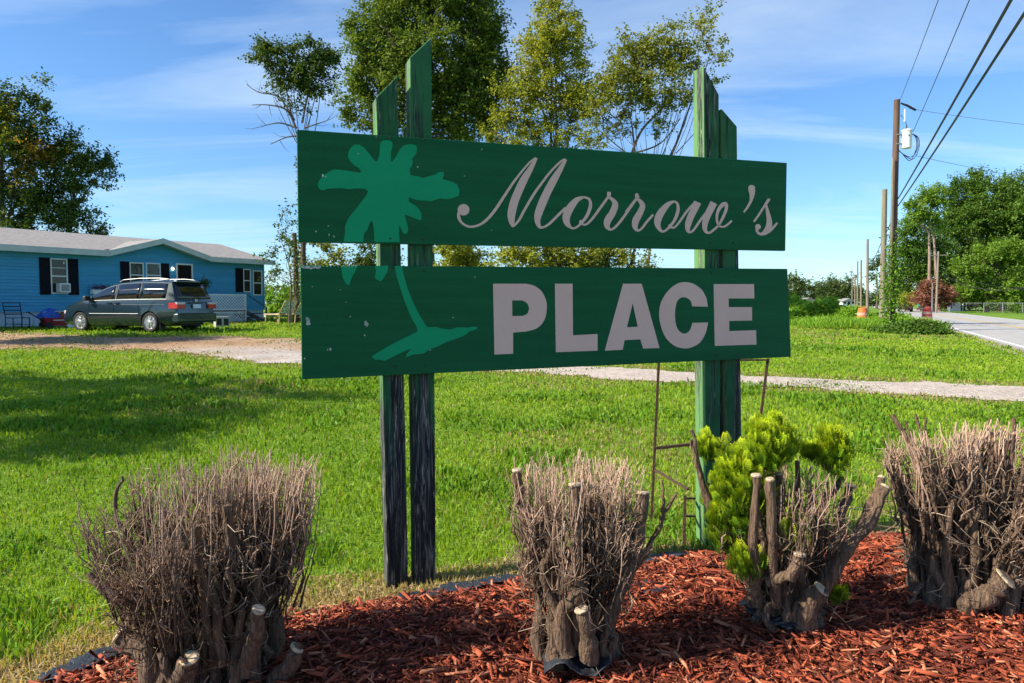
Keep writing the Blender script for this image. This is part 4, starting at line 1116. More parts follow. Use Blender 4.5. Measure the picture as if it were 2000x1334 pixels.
tree('slender_tree', 'open yellow-green tree between the dense dark tree and the spreading tree', 'tree', 1086, 40,
     [(1082, 40, 44, 52, 0, .7), (1060, 105, 52, 52, 0, .7), (1110, 110, 40, 50, .3, .7), (1005, 190, 44, 42, -.2, .8), (1085, 190, 62, 50, 0, .7), (1025, 238, 52, 28, 0, .8), (1130, 190, 40, 50, 0, .6), (985, 225, 30, 30, 0, .8), (1090, -20, 30, 30, 0, .6), (1040, 150, 40, 40, 0, .7), (1000, 275, 50, 24, 0, .7), (1090, 262, 60, 30, 0, .6), (960, 250, 24, 30, 0, .6)],
     'yellow', 0.15, 0.50, 0.42, 0.16, seed=3, group=GB, nlimb=12, trunks=((0, 0), (.5, 0)))
tree('spreading_tree', 'spreading olive tree with bare lower limbs beside the pale-sided green post', 'tree', 1235, 38,
     [(1232, 110, 52, 42, 0, .7), (1295, 95, 52, 44, 0, .7), (1205, 180, 52, 50, 0, .75), (1285, 165, 66, 50, 0, .75), (1365, 60, 40, 40, .2, .35), (1392, 110, 32, 44, .2, .35), (1400, 160, 24, 24, 0, .25), (1340, 110, 34, 40, 0, .5), (1170, 220, 34, 30, 0, .6), (1340, 190, 34, 30, 0, .35), (1160, 280, 40, 24, 0, .5), (1230, 240, 50, 30, 0, .3), (1290, 235, 44, 24, 0, .2)],
     'olive', 0.15, 0.45, 0.42, 0.14, seed=4, group=GB, nlimb=14, trunk_top=6.5, trunks=((-.6, 0), (.7, 0)),
     bare=[([(1225, 330, 0), (1250, 260, 0), (1290, 215, 0), (1310, 190, 0)], .09), ([(1300, 330, 0), (1325, 270, 0), (1350, 200, 0), (1375, 130, 0)], .08), ([(1250, 320, 0), (1200, 280, 0), (1165, 250, 0)], .05),
           ([(1235, 300, 0), (1290, 280, 0), (1330, 230, 0)], .06), ([(1320, 300, 0), (1355, 262, 0), (1385, 230, 0)], .03), ([(1240, 300, 0), (1235, 250, 0), (1225, 200, 0)], .07)])
# understorey seen between the boards
for i, (px, py, rx, ry, pal, lab) in enumerate((
        (640, 520, 62, 62, 'olive', 'thin leafy thicket behind the painted palm end of the sign'),
        (735, 525, 48, 50, 'dark', 'dark thicket behind the worn black posts'),
        (905, 520, 58, 66, 'yellow', 'sunlit yellow-green thicket below the dense dark tree'),
        (1010, 525, 58, 60, 'yellow', 'sunlit yellow-green thicket below the slender tree'),
        (1110, 520, 62, 62, 'olive', 'olive thicket below the gap between slender and spreading trees'),
        (1215, 525, 66, 58, 'olive', 'olive thicket below the spreading tree'))):
    tree('thicket', lab, 'shrub', px, 36 + (i % 3), [(px, py, rx, ry, 0, .55 if i else .35), (px + 20, py + 40, rx, 40, 0, .6)], pal, 0.16, 0.8, 0.42, 0.05, seed=20 + i, group='thickets behind the sign', nlimb=6, trunk_top=2.0, trunks=((-.3, 0), (.2, 0), (.6, 0)))
tree('sapling', 'sparse sapling with airy leaves beside the end of the blue house', 'tree', 572, 31,
     [(548, 440, 22, 28, 0, .35), (535, 490, 26, 30, 0, .4), (560, 470, 22, 40, 0, .4), (525, 520, 18, 30, 0, .35), (548, 540, 26, 36, 0, .35), (570, 420, 10, 26, 0, .4)], 'dark', 0.12, 0.35, 0.36, 0.05, seed=30, trunk_top=3.6, nlimb=8)
# ivy-wrapped trunks at the sign's edge
def ivy_trunk(label, px, Y, ytop, rad, seed, name='ivy_trunk'):
    r = np.random.default_rng(seed); base = at(px, 592, Y); base.z = float(gz(base.x, Y)) - 0.1
    top = at(px, ytop, Y)
    t = thing(name, label, 'tree trunk', base)
    H_ = top.z - base.z
    MB().tube([(0.05 * math.sin(3 * f), 0, H_ * f) for f in np.linspace(0, 1, 8)], np.linspace(rad, rad * 0.75, 8), 9).build('trunk', M['bark'], t, smooth=True)
    n = 900; a_ = r.uniform(0, 6.28, n); rr_ = rad * r.uniform(0.9, 2.0, n); z = H_ * r.random(n)
    col = np.array([0.09, 0.135, 0.018]) * r.uniform(0.5, 1.9, (n, 1)); bro = r.random(n) < 0.25; col[bro] = np.array([0.22, 0.14, 0.05]) * r.uniform(.6, 1.2, (bro.sum(), 1))
    V, Fq, c = leaves(np.stack([rr_ * np.cos(a_), rr_ * np.sin(a_), z], -1), r.uniform(0.07, 0.14, n), col, r)
    tag(np_mesh('ivy', V, Fq, M['leaf'], t, col=c), kind='stuff')
ivy_trunk('ivy-covered tree trunk just clear of the sign edge', 577, 33, 455, 0.13, 81)
ivy_trunk('ivy-covered tree trunk seen through the gap between the boards', 592, 33.5, 300, 0.13, 82)

GH = 'trees behind the blue house'
tree('house_tree', 'tall dark tree with yellow leaf patches behind the blue house roof', 'tree', 20, 44,
     [(10, 205, 50, 44, 0, .9), (55, 235, 52, 42, 0, .8), (30, 290, 70, 46, 0, .9), (85, 300, 48, 40, 0, .8), (20, 370, 70, 50, 0, .8), (90, 375, 52, 44, 0, .7), (40, 440, 66, 40, 0, .6), (-60, 260, 70, 90, 0, 1), (82, 165, 10, 22, 0, .35), (70, 200, 14, 22, 0, .3), (-20, 165, 30, 24, 0, .6)],
     'dark', 0.19, 0.5, 0.55, 0.26, seed=40, group=GH, nlimb=14, accents=((15, 255, 34, (0.30, 0.28, 0.03)), (82, 300, 22, (0.34, 0.20, 0.03)), (30, 285, 26, (0.20, 0.24, 0.03)), (60, 345, 20, (.26, .20, .04))))
tree('house_tree', 'rounded dark tree overhanging the blue house gable', 'tree', 130, 45,
     [(135, 295, 42, 34, 0, .9), (180, 310, 36, 34, 0, .9), (205, 335, 22, 28, 0, .9), (150, 345, 52, 34, 0, .8), (130, 395, 56, 40, 0, .65), (165, 430, 40, 40, 0, .5), (105, 440, 46, 36, 0, .5), (180, 455, 26, 22, 0, .35)],
     'dark', 0.18, 0.5, 0.5, 0.2, seed=41, group=GH, nlimb=12, accents=((142, 310, 22, (0.26, 0.30, 0.03)), (110, 340, 16, (.3, .22, .04))))

# roadside trees out of frame to the left throw the shade on the lawn
def lw(x, y, z, rx, rz, wt, Y):
    return (1000 + F * x / y, 667 - F * math.tan(math.atan2(z - CAM_H, y) + PITCH), rx * F / Y, rz * F / Y, y - Y, wt)
tree('shade_tree', 'roadside tree shading the lawn from beyond the picture edge', 'tree', 1000 + F * -14.6 / 6.6, 6.6,
     [lw(-12.6, 4.4, 6.0, 1.5, 1.1, .7, 6.6), (lw(-14.0, 5.8, 7.2, 1.7, 1.3, .6, 6.6)), lw(-15.6, 7.8, 7.0, 2.0, 1.4, .7, 6.6), lw(-14.2, 6.8, 5.4, 1.6, .9, .5, 6.6), lw(-17.5, 8.6, 6.0, 1.8, 1.4, .7, 6.6)],
     'mid', 0.16, 0.45, 0.5, 0.2, seed=50, nlimb=10, trunk_top=5.5)
tree('shade_tree', 'second roadside tree beyond the picture edge beside the driveway', 'tree', -640, 18.5,
     [(-600, 140, 170, 120, 0, .7), (-700, 60, 150, 130, 0, .7)], 'mid', 0.18, 0.55, 0.55, 0.2, seed=51, nlimb=10)

# woods across the road
GW = 'woodland trees across the road'
tree('woodland_tree', 'ivy-draped tree mass behind the utility pole', 'tree', 1775, 112, [(1775, 450, 30, 34, 0, 1), (1768, 500, 32, 40, 0, 1), (1790, 540, 40, 50, 0, 1), (1820, 500, 34, 60, 3, 1), (1765, 560, 26, 34, 0, .9)], 'wood', 0.32, 0.62, 1.05, 0.3, seed=60, group=GW, nlimb=8)
tree('pine_tree', 'tall pine with bare twin trunks behind the reddish flowering shrub', 'tree', 1828, 104, [(1800, 395, 36, 14, 0, 1), (1780, 410, 26, 12, 0, 1), (1825, 385, 30, 16, 0, 1), (1815, 420, 40, 14, 0, 1), (1835, 440, 24, 12, 0, .9), (1790, 436, 26, 12, 0, .8), (1815, 370, 26, 12, 0, .9)], 'woodlit', 0.30, 0.7, 0.8, 0.34, seed=61, group=GW, nlimb=8, trunks=((-.7, 0), (.5, 0)), trunk_top=15.0, bark=mat('pine_bark', (0.25, 0.17, 0.13), 0.9, var=0.35, scale=3, stretch=(1, 1, .3)))
tree('woodland_tree', 'tall shaded tree rising behind the pine', 'tree', 1880, 122, [(1872, 385, 36, 34, 0, 1), (1895, 365, 34, 30, 0, 1), (1860, 440, 34, 40, 0, 1), (1900, 430, 46, 44, 0, 1), (1880, 500, 50, 50, 0, 1), (1850, 560, 40, 44, 0, 1), (1885, 580, 40, 26, 0, 1)], 'wood', 0.34, 0.62, 1.1, 0.4, seed=62, group=GW, nlimb=8)
tree('woodland_tree', 'highest tree of the woodland, above the chain-link fence', 'tree', 1965, 118, [(1950, 375, 44, 30, 0, 1), (1985, 360, 36, 26, 0, 1), (1930, 420, 50, 40, 0, 1), (1985, 430, 60, 50, 0, 1), (1960, 490, 60, 46, 0, 1), (2000, 540, 60, 60, 0, 1), (1935, 570, 50, 34, 0, 1), (1985, 590, 44, 18, 0, 1)], 'wood', 0.34, 0.62, 1.1, 0.4, seed=63, group=GW, nlimb=8)
tree('woodland_tree', 'sunlit light green tree at the front of the woodland', 'tree', 1925, 98, [(1900, 530, 40, 26, 0, 1), (1940, 500, 44, 24, 0, 1), (1985, 490, 44, 26, 0, 1), (1915, 560, 44, 26, 0, .8), (1970, 550, 50, 34, 0, .9), (1885, 575, 26, 20, 0, .7), (1950, 580, 50, 20, 0, .6)], 'woodlit', 0.29, 0.62, 0.85, 0.25, seed=64, group=GW, nlimb=8)
tree('woodland_tree', 'broad tree continuing the woodland beyond the picture edge', 'tree', 2090, 112, [(2060, 400, 70, 60, 0, 1), (2110, 450, 80, 80, 0, 1), (2080, 540, 90, 60, 0, 1)], 'wood', 0.5, 0.75, 1.6, 0.4, seed=65, group=GW, nlimb=8)
tree('crepe_myrtle', 'rounded reddish-brown flowering shrub by the street sign', 'shrub', 1822, 96, [(1822, 570, 32, 22, 0, 1), (1806, 585, 22, 16, 0, 1), (1845, 582, 18, 18, 0, 1)], 'myrtle', 0.28, 0.8, 0.6, 0.08, seed=66, nlimb=6, trunks=((-.3, 0), (.3, 0)))
tree('roadside_shrub', 'yellow-green shrub at the bend of the road', 'shrub', 1770, 100, [(1770, 582, 20, 15, 0, 1), (1758, 588, 10, 10, 0, 1)], 'yellow', 0.28, 0.8, 0.6, 0.06, seed=67, nlimb=5)
tree('roadside_shrub', 'small clipped green shrub at the chain-link fence', 'shrub', 1979, 84, [(1979, 603, 13, 6, 0, 1)], 'wood', 0.2, 0.9, 0.4, 0.04, seed=68, nlimb=4, trunk_top=.6)
tree('small_tree', 'small oak behind the tall bare poles', 'tree', 1712, 150, [(1712, 515, 12, 16, 0, .9), (1704, 520, 10, 8, 0, .8), (1720, 540, 16, 18, 0, .8)], 'far', 0.5, 0.7, 1.1, 0.2, seed=69, nlimb=5)
GF = 'far trees at the horizon'
for i, (px, py, rx, ry, Y, lab) in enumerate((
        (1562, 570, 30, 28, 240, 'far dark oak at the horizon nearest the sign'), (1634, 568, 36, 27, 260, 'far wide oak behind the white shed'), (1605, 576, 16, 18, 300, 'far small oak between two larger ones'),
        (1668, 578, 18, 18, 280, 'far oak behind the row of old poles'), (1694, 580, 20, 18, 300, 'far oak behind the leaning bare pole'), (1730, 578, 24, 20, 260, 'far oak behind the tallest utility pole'), (1520, 576, 26, 22, 260, 'far oak hidden partly by the lower board'))):
    tree('far_oak', lab, 'tree', px, Y, [(px, py, rx, ry, 0, .9), (px - rx * .3, py + 8, rx * .8, ry * .6, 0, .9)], 'far', 0.7, 0.9, 1.9, 0.35, seed=90 + i, group=GF, nlimb=6)
for i, (px, w_) in enumerate(((538, 24), (566, 22), (590, 24))):
    tree('field_hedge', ['bright green hedge beside the house end', 'bright green hedge behind the folding loungers', 'bright green hedge at the ivy trunk'][i], 'hedge', px, 46, [(px, 588, w_, 22, 0, 1), (px, 605, w_, 14, 0, 1)], 'bright', 0.2, 0.8, 0.5, 0.04, seed=110 + i, group='field hedge', nlimb=4, trunk_top=1.0)

# kudzu and weeds by the roadside
def weed_patch(name, label, cat, px0, px1, pybase, ht, n, leaf, seed, pal, depth=3.0, tall=False):
    r = np.random.default_rng(seed)
    A = gp(px0, pybase); B_ = gp(px1, pybase)
    o = Vector(((A.x + B_.x) / 2, (A.y + B_.y) / 2, 0))
    f = r.random(n); dpt = r.random(n) * depth
    x = A.x + (B_.x - A.x) * f + r.normal(0, .1, n); y = A.y + (B_.y - A.y) * f + dpt
    hh = ht * (0.35 + 0.75 * vnoise(x, y, 0.7, seed)) * np.minimum(1, 0.3 + np.minimum(dpt / 0.8, (depth - dpt) / 0.8).clip(0, 1)) * np.minimum(1, np.minimum(f, 1 - f) * 8 + .3)
    z = hh * r.random(n) ** 0.6
    c1, c2 = (np.array(q) for q in PAL[pal]); w_ = r.random((n, 1))
    P = np.stack([x - o.x, y - o.y, z], -1)
    if tall:
        h = r.uniform(.5, 1.1, n) * leaf * 3; wd = leaf * .10
        yaw = r.uniform(0, 6.28, n); b = P.copy(); b[:, 2] *= .5
        tip = b + np.stack([r.normal(0, .35, n) * h, r.normal(0, .35, n) * h, h], -1); mid = (b + tip) / 2 + np.array([0, 0, .05])
        s_ = np.stack([np.cos(yaw) * wd, np.sin(yaw) * wd, 0 * yaw], -1)
        V = np.stack([b, mid - s_, tip, mid + s_], 1).reshape(-1, 3); Fq = np.arange(4 * n).reshape(-1, 4); c = np.repeat(c1 * (1 - w_) + c2 * w_, 4, 0)
    else:
        V, Fq, c = leaves(P, leaf * r.uniform(.6, 1.4, n), c1 * (1 - w_) + c2 * w_, r, droop=.1)
    ob = np_mesh(name, V, Fq, M['leaf'], None, col=c); ob.location = o
    tag(ob, label, kind='stuff')
weed_patch('kudzu', 'mound of broad kudzu leaves beside the end of the sign', 'weeds', 1500, 1665, 634, 1.55, 6500, 0.27, 201, 'kudzu', 3.6)
weed_patch('roadside_weeds', 'tall weeds at the foot of the utility pole', 'weeds', 1650, 1800, 637, 1.2, 12000, 0.13, 202, 'bright', 4.0)
weed_patch('roadside_weeds', 'dark weeds tumbling to the road edge', 'weeds', 1770, 1868, 655, 0.75, 7000, 0.11, 203, 'wood', 3.0)
weed_patch('roadside_weeds', 'feathery grass among the roadside weeds', 'weeds', 1600, 1860, 645, 0.8, 6000, 0.14, 204, 'bright', 4.0, tall=True)

# ================================================================== BLUE HOUSE
HL = Vector((-19.29, 27.0, 0)); HR = Vector((-12.77, 37.0, 0))
he = (HR - HL).normalized(); hn = Vector((he.y, -he.x, 0))            # hn faces the viewer
HZ = 0.30
house = thing('blue_house', 'single-storey blue clapboard house with shallow gable and dark shutters behind the van', 'house', Vector((HR.x, HR.y, HZ)), math.atan2(he.y, he.x))
def hf(px, py, off=0.0):
    """photo pixel -> house-local point (x along, y inward, z) on the facade (off = metres in front)"""
    p = onplane(px, py, HR + hn * off, hn); d = p - HR
    return Vector((d.dot(he), -d.dot(hn), p.z - HZ))
M['siding'] = mat('blue_siding', (0.040, 0.290, 0.500), 0.65, var=0.14, scale=1.2, stretch=(.4, 1, 3), bump=0.05)
M['trim'] = mat('white_trim', (0.62, 0.66, 0.66), 0.6, var=0.10, scale=3)
M['fascia'] = mat('pale_green_fascia', (0.46, 0.52, 0.51), 0.6, var=0.12, scale=2)
M['shutter'] = mat('black_shutter', (0.007, 0.008, 0.012), 0.7, var=0.2, scale=5, spec=0.1)
M['roof'] = mat('grey_shingles', (0.20, 0.185, 0.175), 0.9, col2=(0.31, 0.29, 0.28), scale=5, detail=9, stretch=(1, 1, 1), bump=0.5, bump_scale=18)
M['skirt'] = mat('pale_skirting', (0.40, 0.52, 0.62), 0.7, var=0.15, scale=3, stretch=(4, 1, .5))
M['curtain'] = mat('curtain', (0.62, 0.60, 0.52), 0.9, var=0.25, scale=9, stretch=(5, 1, .3))
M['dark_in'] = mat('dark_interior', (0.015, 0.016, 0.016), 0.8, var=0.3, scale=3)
def glass_mat(name, base, rough=0.05):
    m = bpy.data.materials.new(name); m.use_nodes = True; b = m.node_tree.nodes['Principled BSDF']
    b.inputs['Base Color'].default_value = (*base, 1); b.inputs['Roughness'].default_value = rough
    b.inputs['Specular IOR Level'].default_value = 0.7
    t = m.node_tree; tr = t.nodes.new('ShaderNodeBsdfTransparent'); tr.inputs[0].default_value = (0.75, 0.8, 0.8, 1)
    ms = t.nodes.new('ShaderNodeMixShader'); ms.inputs[0].default_value = 0.45
    t.links.new(tr.outputs[0], ms.inputs[1]); t.links.new(b.outputs[0], ms.inputs[2])
    t.links.new(ms.outputs[0], t.nodes['Material Output'].inputs[0])
    return m
M['glass'] = glass_mat('window_glass', (0.02, 0.025, 0.025))
M['door'] = mat('dark_door', (0.012, 0.010, 0.010), 0.7, var=0.2, scale=4, spec=0.1)
M['white'] = mat('white_painted_metal', (0.72, 0.73, 0.72), 0.5, var=0.06, scale=5)

XL = -24.0; XR = 0.0; DEP = 8.2
z_eave = hf(505, 516).z            # underside of the eave at the wall
z_sk = hf(100, 609).z              # bottom of the siding
ax_ = hf(219, 498); bx2 = hf(387, 510); pk = hf(313, 476)
GXL, GXR = ax_.x, bx2.x; GXM = (GXL + GXR) / 2; GZP = z_eave + (pk.z - z_eave)
z_eave = (ax_.z + bx2.z + hf(505, 516).z) / 3
# wall: lap siding courses, real overlaps, with the gable triangle above
course = 0.125
def lap(mb, x0, x1, z, h): # one clapboard, tilted
    mb.add([(x0, 0, z + h), (x1, 0, z + h), (x1, -0.030, z), (x0, -0.030, z), (x0, 0.0, z), (x1, 0.0, z)], [(0, 1, 2, 3), (3, 2, 5, 4)])
wins = {'w1': (97, 133, 504, 574), 'w2': (252, 281, 512, 562), 'w3': (284, 314, 513, 562), 'door': (343, 378, 514, 602), 'w4': (474, 490, 525, 571), 'w5': (493, 512, 528, 577)}
WR = {}
for k_, (x0, x1, y0, y1) in wins.items():
    a = hf(x0, y0); b = hf(x1, y1); WR[k_] = (a.x, b.x, b.z, a.z)
mb = MB()
z = z_sk
while z < GZP - 0.02:
    h = course
    if z < z_eave - 0.01: segs = [(XL, XR)]
    else:
        f = (z + h * 0.5 - z_eave) / (GZP - z_eave); segs = [(GXL + (GXM - GXL) * f, GXR - (GXR - GXM) * f)]
    for (x0, x1, z0, z1) in WR.values():
        ns = []
        for s0, s1 in segs:
            if z + h > z0 and z < z1 and s0 < x1 and s1 > x0:
                if z + h > z1 + .01: lap(mb, max(s0, x0), min(s1, x1), max(z, z1 - .01), z + h - max(z, z1 - .01))
                if z < z0 - .01: lap(mb, max(s0, x0), min(s1, x1), z, z0 - z)
                if x0 > s0: ns.append((s0, x0))
                if x1 < s1: ns.append((x1, s1))
            else: ns.append((s0, s1))
        segs = ns
    for s0, s1 in segs: lap(mb, s0, s1, z, h)
    z += course
# side and back walls
mb.add([(XL, .012, z_eave - .12), (XR, .012, z_eave - .12), (XR, .012, z_eave + .15), (GXR, .012, z_eave + .15), (GXM, .012, GZP + .12), (GXL, .012, z_eave + .15), (XL, .012, z_eave + .15)], [(0, 1, 2, 3, 4, 5, 6)])
mb.add([(XR, 0, z_sk), (XR, DEP, z_sk), (XR, DEP, z_eave), (XR, DEP / 2, z_eave + 1.0), (XR, 0, z_eave)], [(0, 1, 2, 3, 4)])
mb.add([(XL, 0, z_sk), (XL, DEP, z_sk), (XL, DEP, z_eave), (XL, DEP / 2, z_eave + 1.0), (XL, 0, z_eave)], [(4, 3, 2, 1, 0)])
mb.add([(XL, DEP, z_sk), (XR, DEP, z_sk), (XR, DEP, z_eave), (XL, DEP, z_eave)], [(0, 1, 2, 3)])
mb.build('wall', M['siding'], house)
MB().box(-0.06, 0.012, -0.034, 0.05, z_sk, z_eave).build('corner_board', M['siding'], house)
# skirting panels
mb = MB(); mb.box(XL, XR - 0.02, 0.05, 0.09, -0.4, z_sk)
for xk in np.arange(XL, XR, 0.4): mb.box(xk, xk + 0.02, 0.035, 0.05, -0.4, z_sk)
mb.box(XR - 0.09, XR - 0.05, 0.09, DEP, -0.4, z_sk)
mb.build('skirting', M['skirt'], house)
# roof: low pitch, ridge parallel to the facade, overhanging, plus the front gable
OV = 0.42; RISE = 1.05
def slab(pts, t=0.06):
    mb = MB(); n = len(pts)
    V = [Vector(p) for p in pts] + [Vector(p) - Vector((0, 0, t)) for p in pts]
    mb.add(V, [tuple(range(n)), tuple(range(2 * n - 1, n - 1, -1))] + [(i, n + i, n + (i + 1) % n, (i + 1) % n) for i in range(n)])
    return mb
zr = z_eave + 0.17; slope = RISE / (DEP / 2 + OV)
gov = 0.35
gl_, gr_ = GXL - gov, GXR + gov; ym = .03; zm_ = zr + slope * (ym + OV)
roof = slab([(XL - .3, -OV, zr), (gl_, -OV, zr), (gl_, DEP / 2, zr + RISE), (XL - .3, DEP / 2, zr + RISE)]).build('roof', M['roof'], house)
slab([(gr_, -OV, zr), (XR + .35, -OV, zr), (XR + .35, DEP / 2, zr + RISE), (gr_, DEP / 2, zr + RISE)]).build('roof_slope', M['roof'], roof)
slab([(gl_, ym, zm_), (gr_, ym, zm_), (gr_, DEP / 2, zr + RISE), (gl_, DEP / 2, zr + RISE)]).build('roof_slope', M['roof'], roof)
slab([(XR + .35, DEP + OV, zr), (XL - .3, DEP + OV, zr), (XL - .3, DEP / 2, zr + RISE), (XR + .35, DEP / 2, zr + RISE)]).build('roof_slope', M['roof'], roof)
gzp = GZP + 0.16; run = (gzp + 0.03 - zr) / slope - OV
y_in = max(run, 0.5)
slab([(GXL - gov, -OV - .05, zr + .015), (GXM, -OV - .05, gzp + .03), (GXM, y_in, gzp + .03), (GXL - gov, -OV + .02, zr + .015)], .05).build('roof_slope', M['roof'], roof)
slab([(GXM, -OV - .05, gzp + .03), (GXR + gov, -OV - .05, zr + .015), (GXR + gov, -OV + .02, zr + .015), (GXM, y_in, gzp + .03)], .05).build('roof_slope', M['roof'], roof)
# fascia and soffit
def fasc(x0, z0, x1, z1, h=0.24, y=-OV - 0.045):
    mb = MB(); mb.prism([(x0, z0), (x1, z1), (x1, z1 - h), (x0, z0 - h)], y, y - 0.03); mb.build('fascia', M['fascia'], house)
fasc(XL - .3, zr + .02, GXL - gov, zr + .02); fasc(GXR + gov, zr + .02, XR + .36, zr + .02)
fasc(GXL - gov, zr + .03, GXM, gzp + .05, y=-OV - .065); fasc(GXM, gzp + .05, GXR + gov, zr + .03, y=-OV - .065)
mb = MB(); mb.box(XL - .25, GXL - gov, -OV, -0.016, zr - .16, zr - .13); mb.box(GXR + gov, XR + .3, -OV, -0.016, zr - .16, zr - .13)
mb.build('soffit', M['fascia'], house)
mb = MB()
mb.prism([(GXL - gov, zr - .17), (GXM, gzp - .13), (GXR + gov, zr - .17), (GXR + gov, zr - .13), (GXM, gzp - .09), (GXL - gov, zr - .13)], -OV - .05, -.016)
mb.build('gable_soffit', M['fascia'], house)
# windows
def window(key, shut=(), meeting=True, curtain=False, muntin=0):
    x0, x1, z0, z1 = WR[key]; t = 0.05
    mb = MB()
    mb.box(x0, x1, -.035, .03, z1 - t, z1); mb.box(x0, x1, -.035, .03, z0, z0 + t); mb.box(x0, x0 + t, -.035, .03, z0 + t, z1 - t); mb.box(x1 - t, x1, -.035, .03, z0 + t, z1 - t)
    w = mb.build('window', M['trim'], house)
    zm = (z0 + z1) / 2
    if meeting: MB().box(x0 + t, x1 - t, -.025, .02, zm - .025, zm + .025).build('meeting_rail', M['trim'], w)
    for q in range(muntin):
        zz_ = zm + (z1 - t - zm) * (q + 1) / (muntin + 1); MB().box(x0 + t, x1 - t, -.02, .012, zz_ - .012, zz_ + .012).build('glazing_bar', M['trim'], w)
    MB().box(x0 + t, x1 - t, .002, .006, zm, z1 - t).build('pane', M['glass'], w)
    MB().box(x0 + t, x1 - t, .008, .012, z0 + t, zm).build('pane', M['glass'], w)
    if curtain:
        n_ = 26; V = []
        for i in range(n_ + 1):
            xx = x0 + t + (x1 - x0 - 2 * t) * i / n_; yy = .10 + .025 * math.sin(i * 1.35)
            V += [(xx, yy, z0 + t), (xx, yy, z1 - t)]
        MB().add(V, [(2 * i, 2 * i + 2, 2 * i + 3, 2 * i + 1) for i in range(n_)]).build('curtain', M['curtain'], w)
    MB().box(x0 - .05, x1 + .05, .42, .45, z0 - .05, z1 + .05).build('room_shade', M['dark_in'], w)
    return w
def shutter(x0, x1, z0, z1):
    mb = MB(); t = 0.05
    mb.box(x0, x1, -.04, -.016, z0, z1)
    for a_, b_ in ((x0, x0 + t), (x1 - t, x1)): mb.box(a_, b_, -.056, -.04, z0, z1)
    zm = (z0 + z1) / 2
    for a_, b_ in ((z0, z0 + .07), (zm - .05, zm + .05), (z1 - .07, z1)): mb.box(x0 + t, x1 - t, -.056, -.04, a_, b_)
    mb.build('shutter', M['shutter'], house)
w1 = window('w1', muntin=1)
x0, x1, z0, z1 = WR['w1']; shutter(x0 - .40, x0 - .015, z0 - .04, z1 + .01); shutter(x1 + .015, x1 + .40, z0 - .04, z1 + .01)
window('w2', curtain=True); window('w3', curtain=True)
x0, _, z0, z1 = WR['w2']; x1 = WR['w3'][1]; shutter(x0 - .40, x0 - .015, z0, z1 + .02); shutter(x1 + .015, x1 + .40, z0, z1 + .02)
window('w4', curtain=True); window('w5', curtain=True)
x0, _, z0, z1 = WR['w4']; shutter(x0 - .44, x0 - .015, z0, z1 + .02)
x0, x1, z0, z1 = WR['door']
mb = MB(); mb.box(x0, x0 + .07, -.035, .03, z0, z1); mb.box(x1 - .07, x1, -.035, .03, z0, z1); mb.box(x0 + .07, x1 - .07, -.035, .03, z1 - .07, z1)
fd = mb.build('door_frame', M['trim'], house)
dr = MB().box(x0 + .07, x1 - .07, .0, .04, z0, z1 - .07).build('door', M['door'], house)
MB().tube([(x0 + .16, -.05, z0 + 1.0), (x0 + .22, -.05, z0 + 1.0)], .02, 8).build('handle', M['trim'], dr)
# porch light
M['bulb'] = bpy.data.materials.new('lit_bulb'); M['bulb'].use_nodes = True
bb = M['bulb'].node_tree.nodes['Principled BSDF']; bb.inputs['Emission Color'].default_value = (1, .85, .55, 1); bb.inputs['Emission Strength'].default_value = 2.2
p = hf(335, 525)
pl = MB().lathe([(0.05, 0), (0.06, .04), (0.0, .06)], 12, Matrix.Translation((p.x, -.016, p.z + .06)) @ Matrix.Rotation(R(90), 4, 'X')).build('porch_light', M['trim'], house)
MB().lathe([(0.0, -.07), (.05, -.05), (.065, 0), (.05, .05), (0, .07)], 12, Matrix.Translation((p.x, -.10, p.z))).build('bulb', M['bulb'], pl, smooth=True)
# window air conditioner
x0, x1, z0, z1 = WR['w1']
acu = thing('air_conditioner', 'white window air conditioner in the left house window', 'air conditioner', house.matrix_basis @ Vector(((x0 + x1) / 2 + .08, -.2, z0 + .055)), house.rotation_euler.z)
acw = (x1 - x0) / 2 - .12
mb = MB(); mb.box(-acw, acw, -.12, .20, 0, .36); mb.build('case', M['white'], acu, bevel=.01)
mb = MB(); mb.box(-acw + .05, acw - .05, -.130, -.121, .05, .31); gr = mb.build('grille', mat('grey_grille', (.10, .10, .10), .6), acu)
for q in range(6): MB().box(-acw + .05, acw - .05, -.137, -.131, .07 + q * .04, .08 + q * .04).build('slat', M['white'], gr)
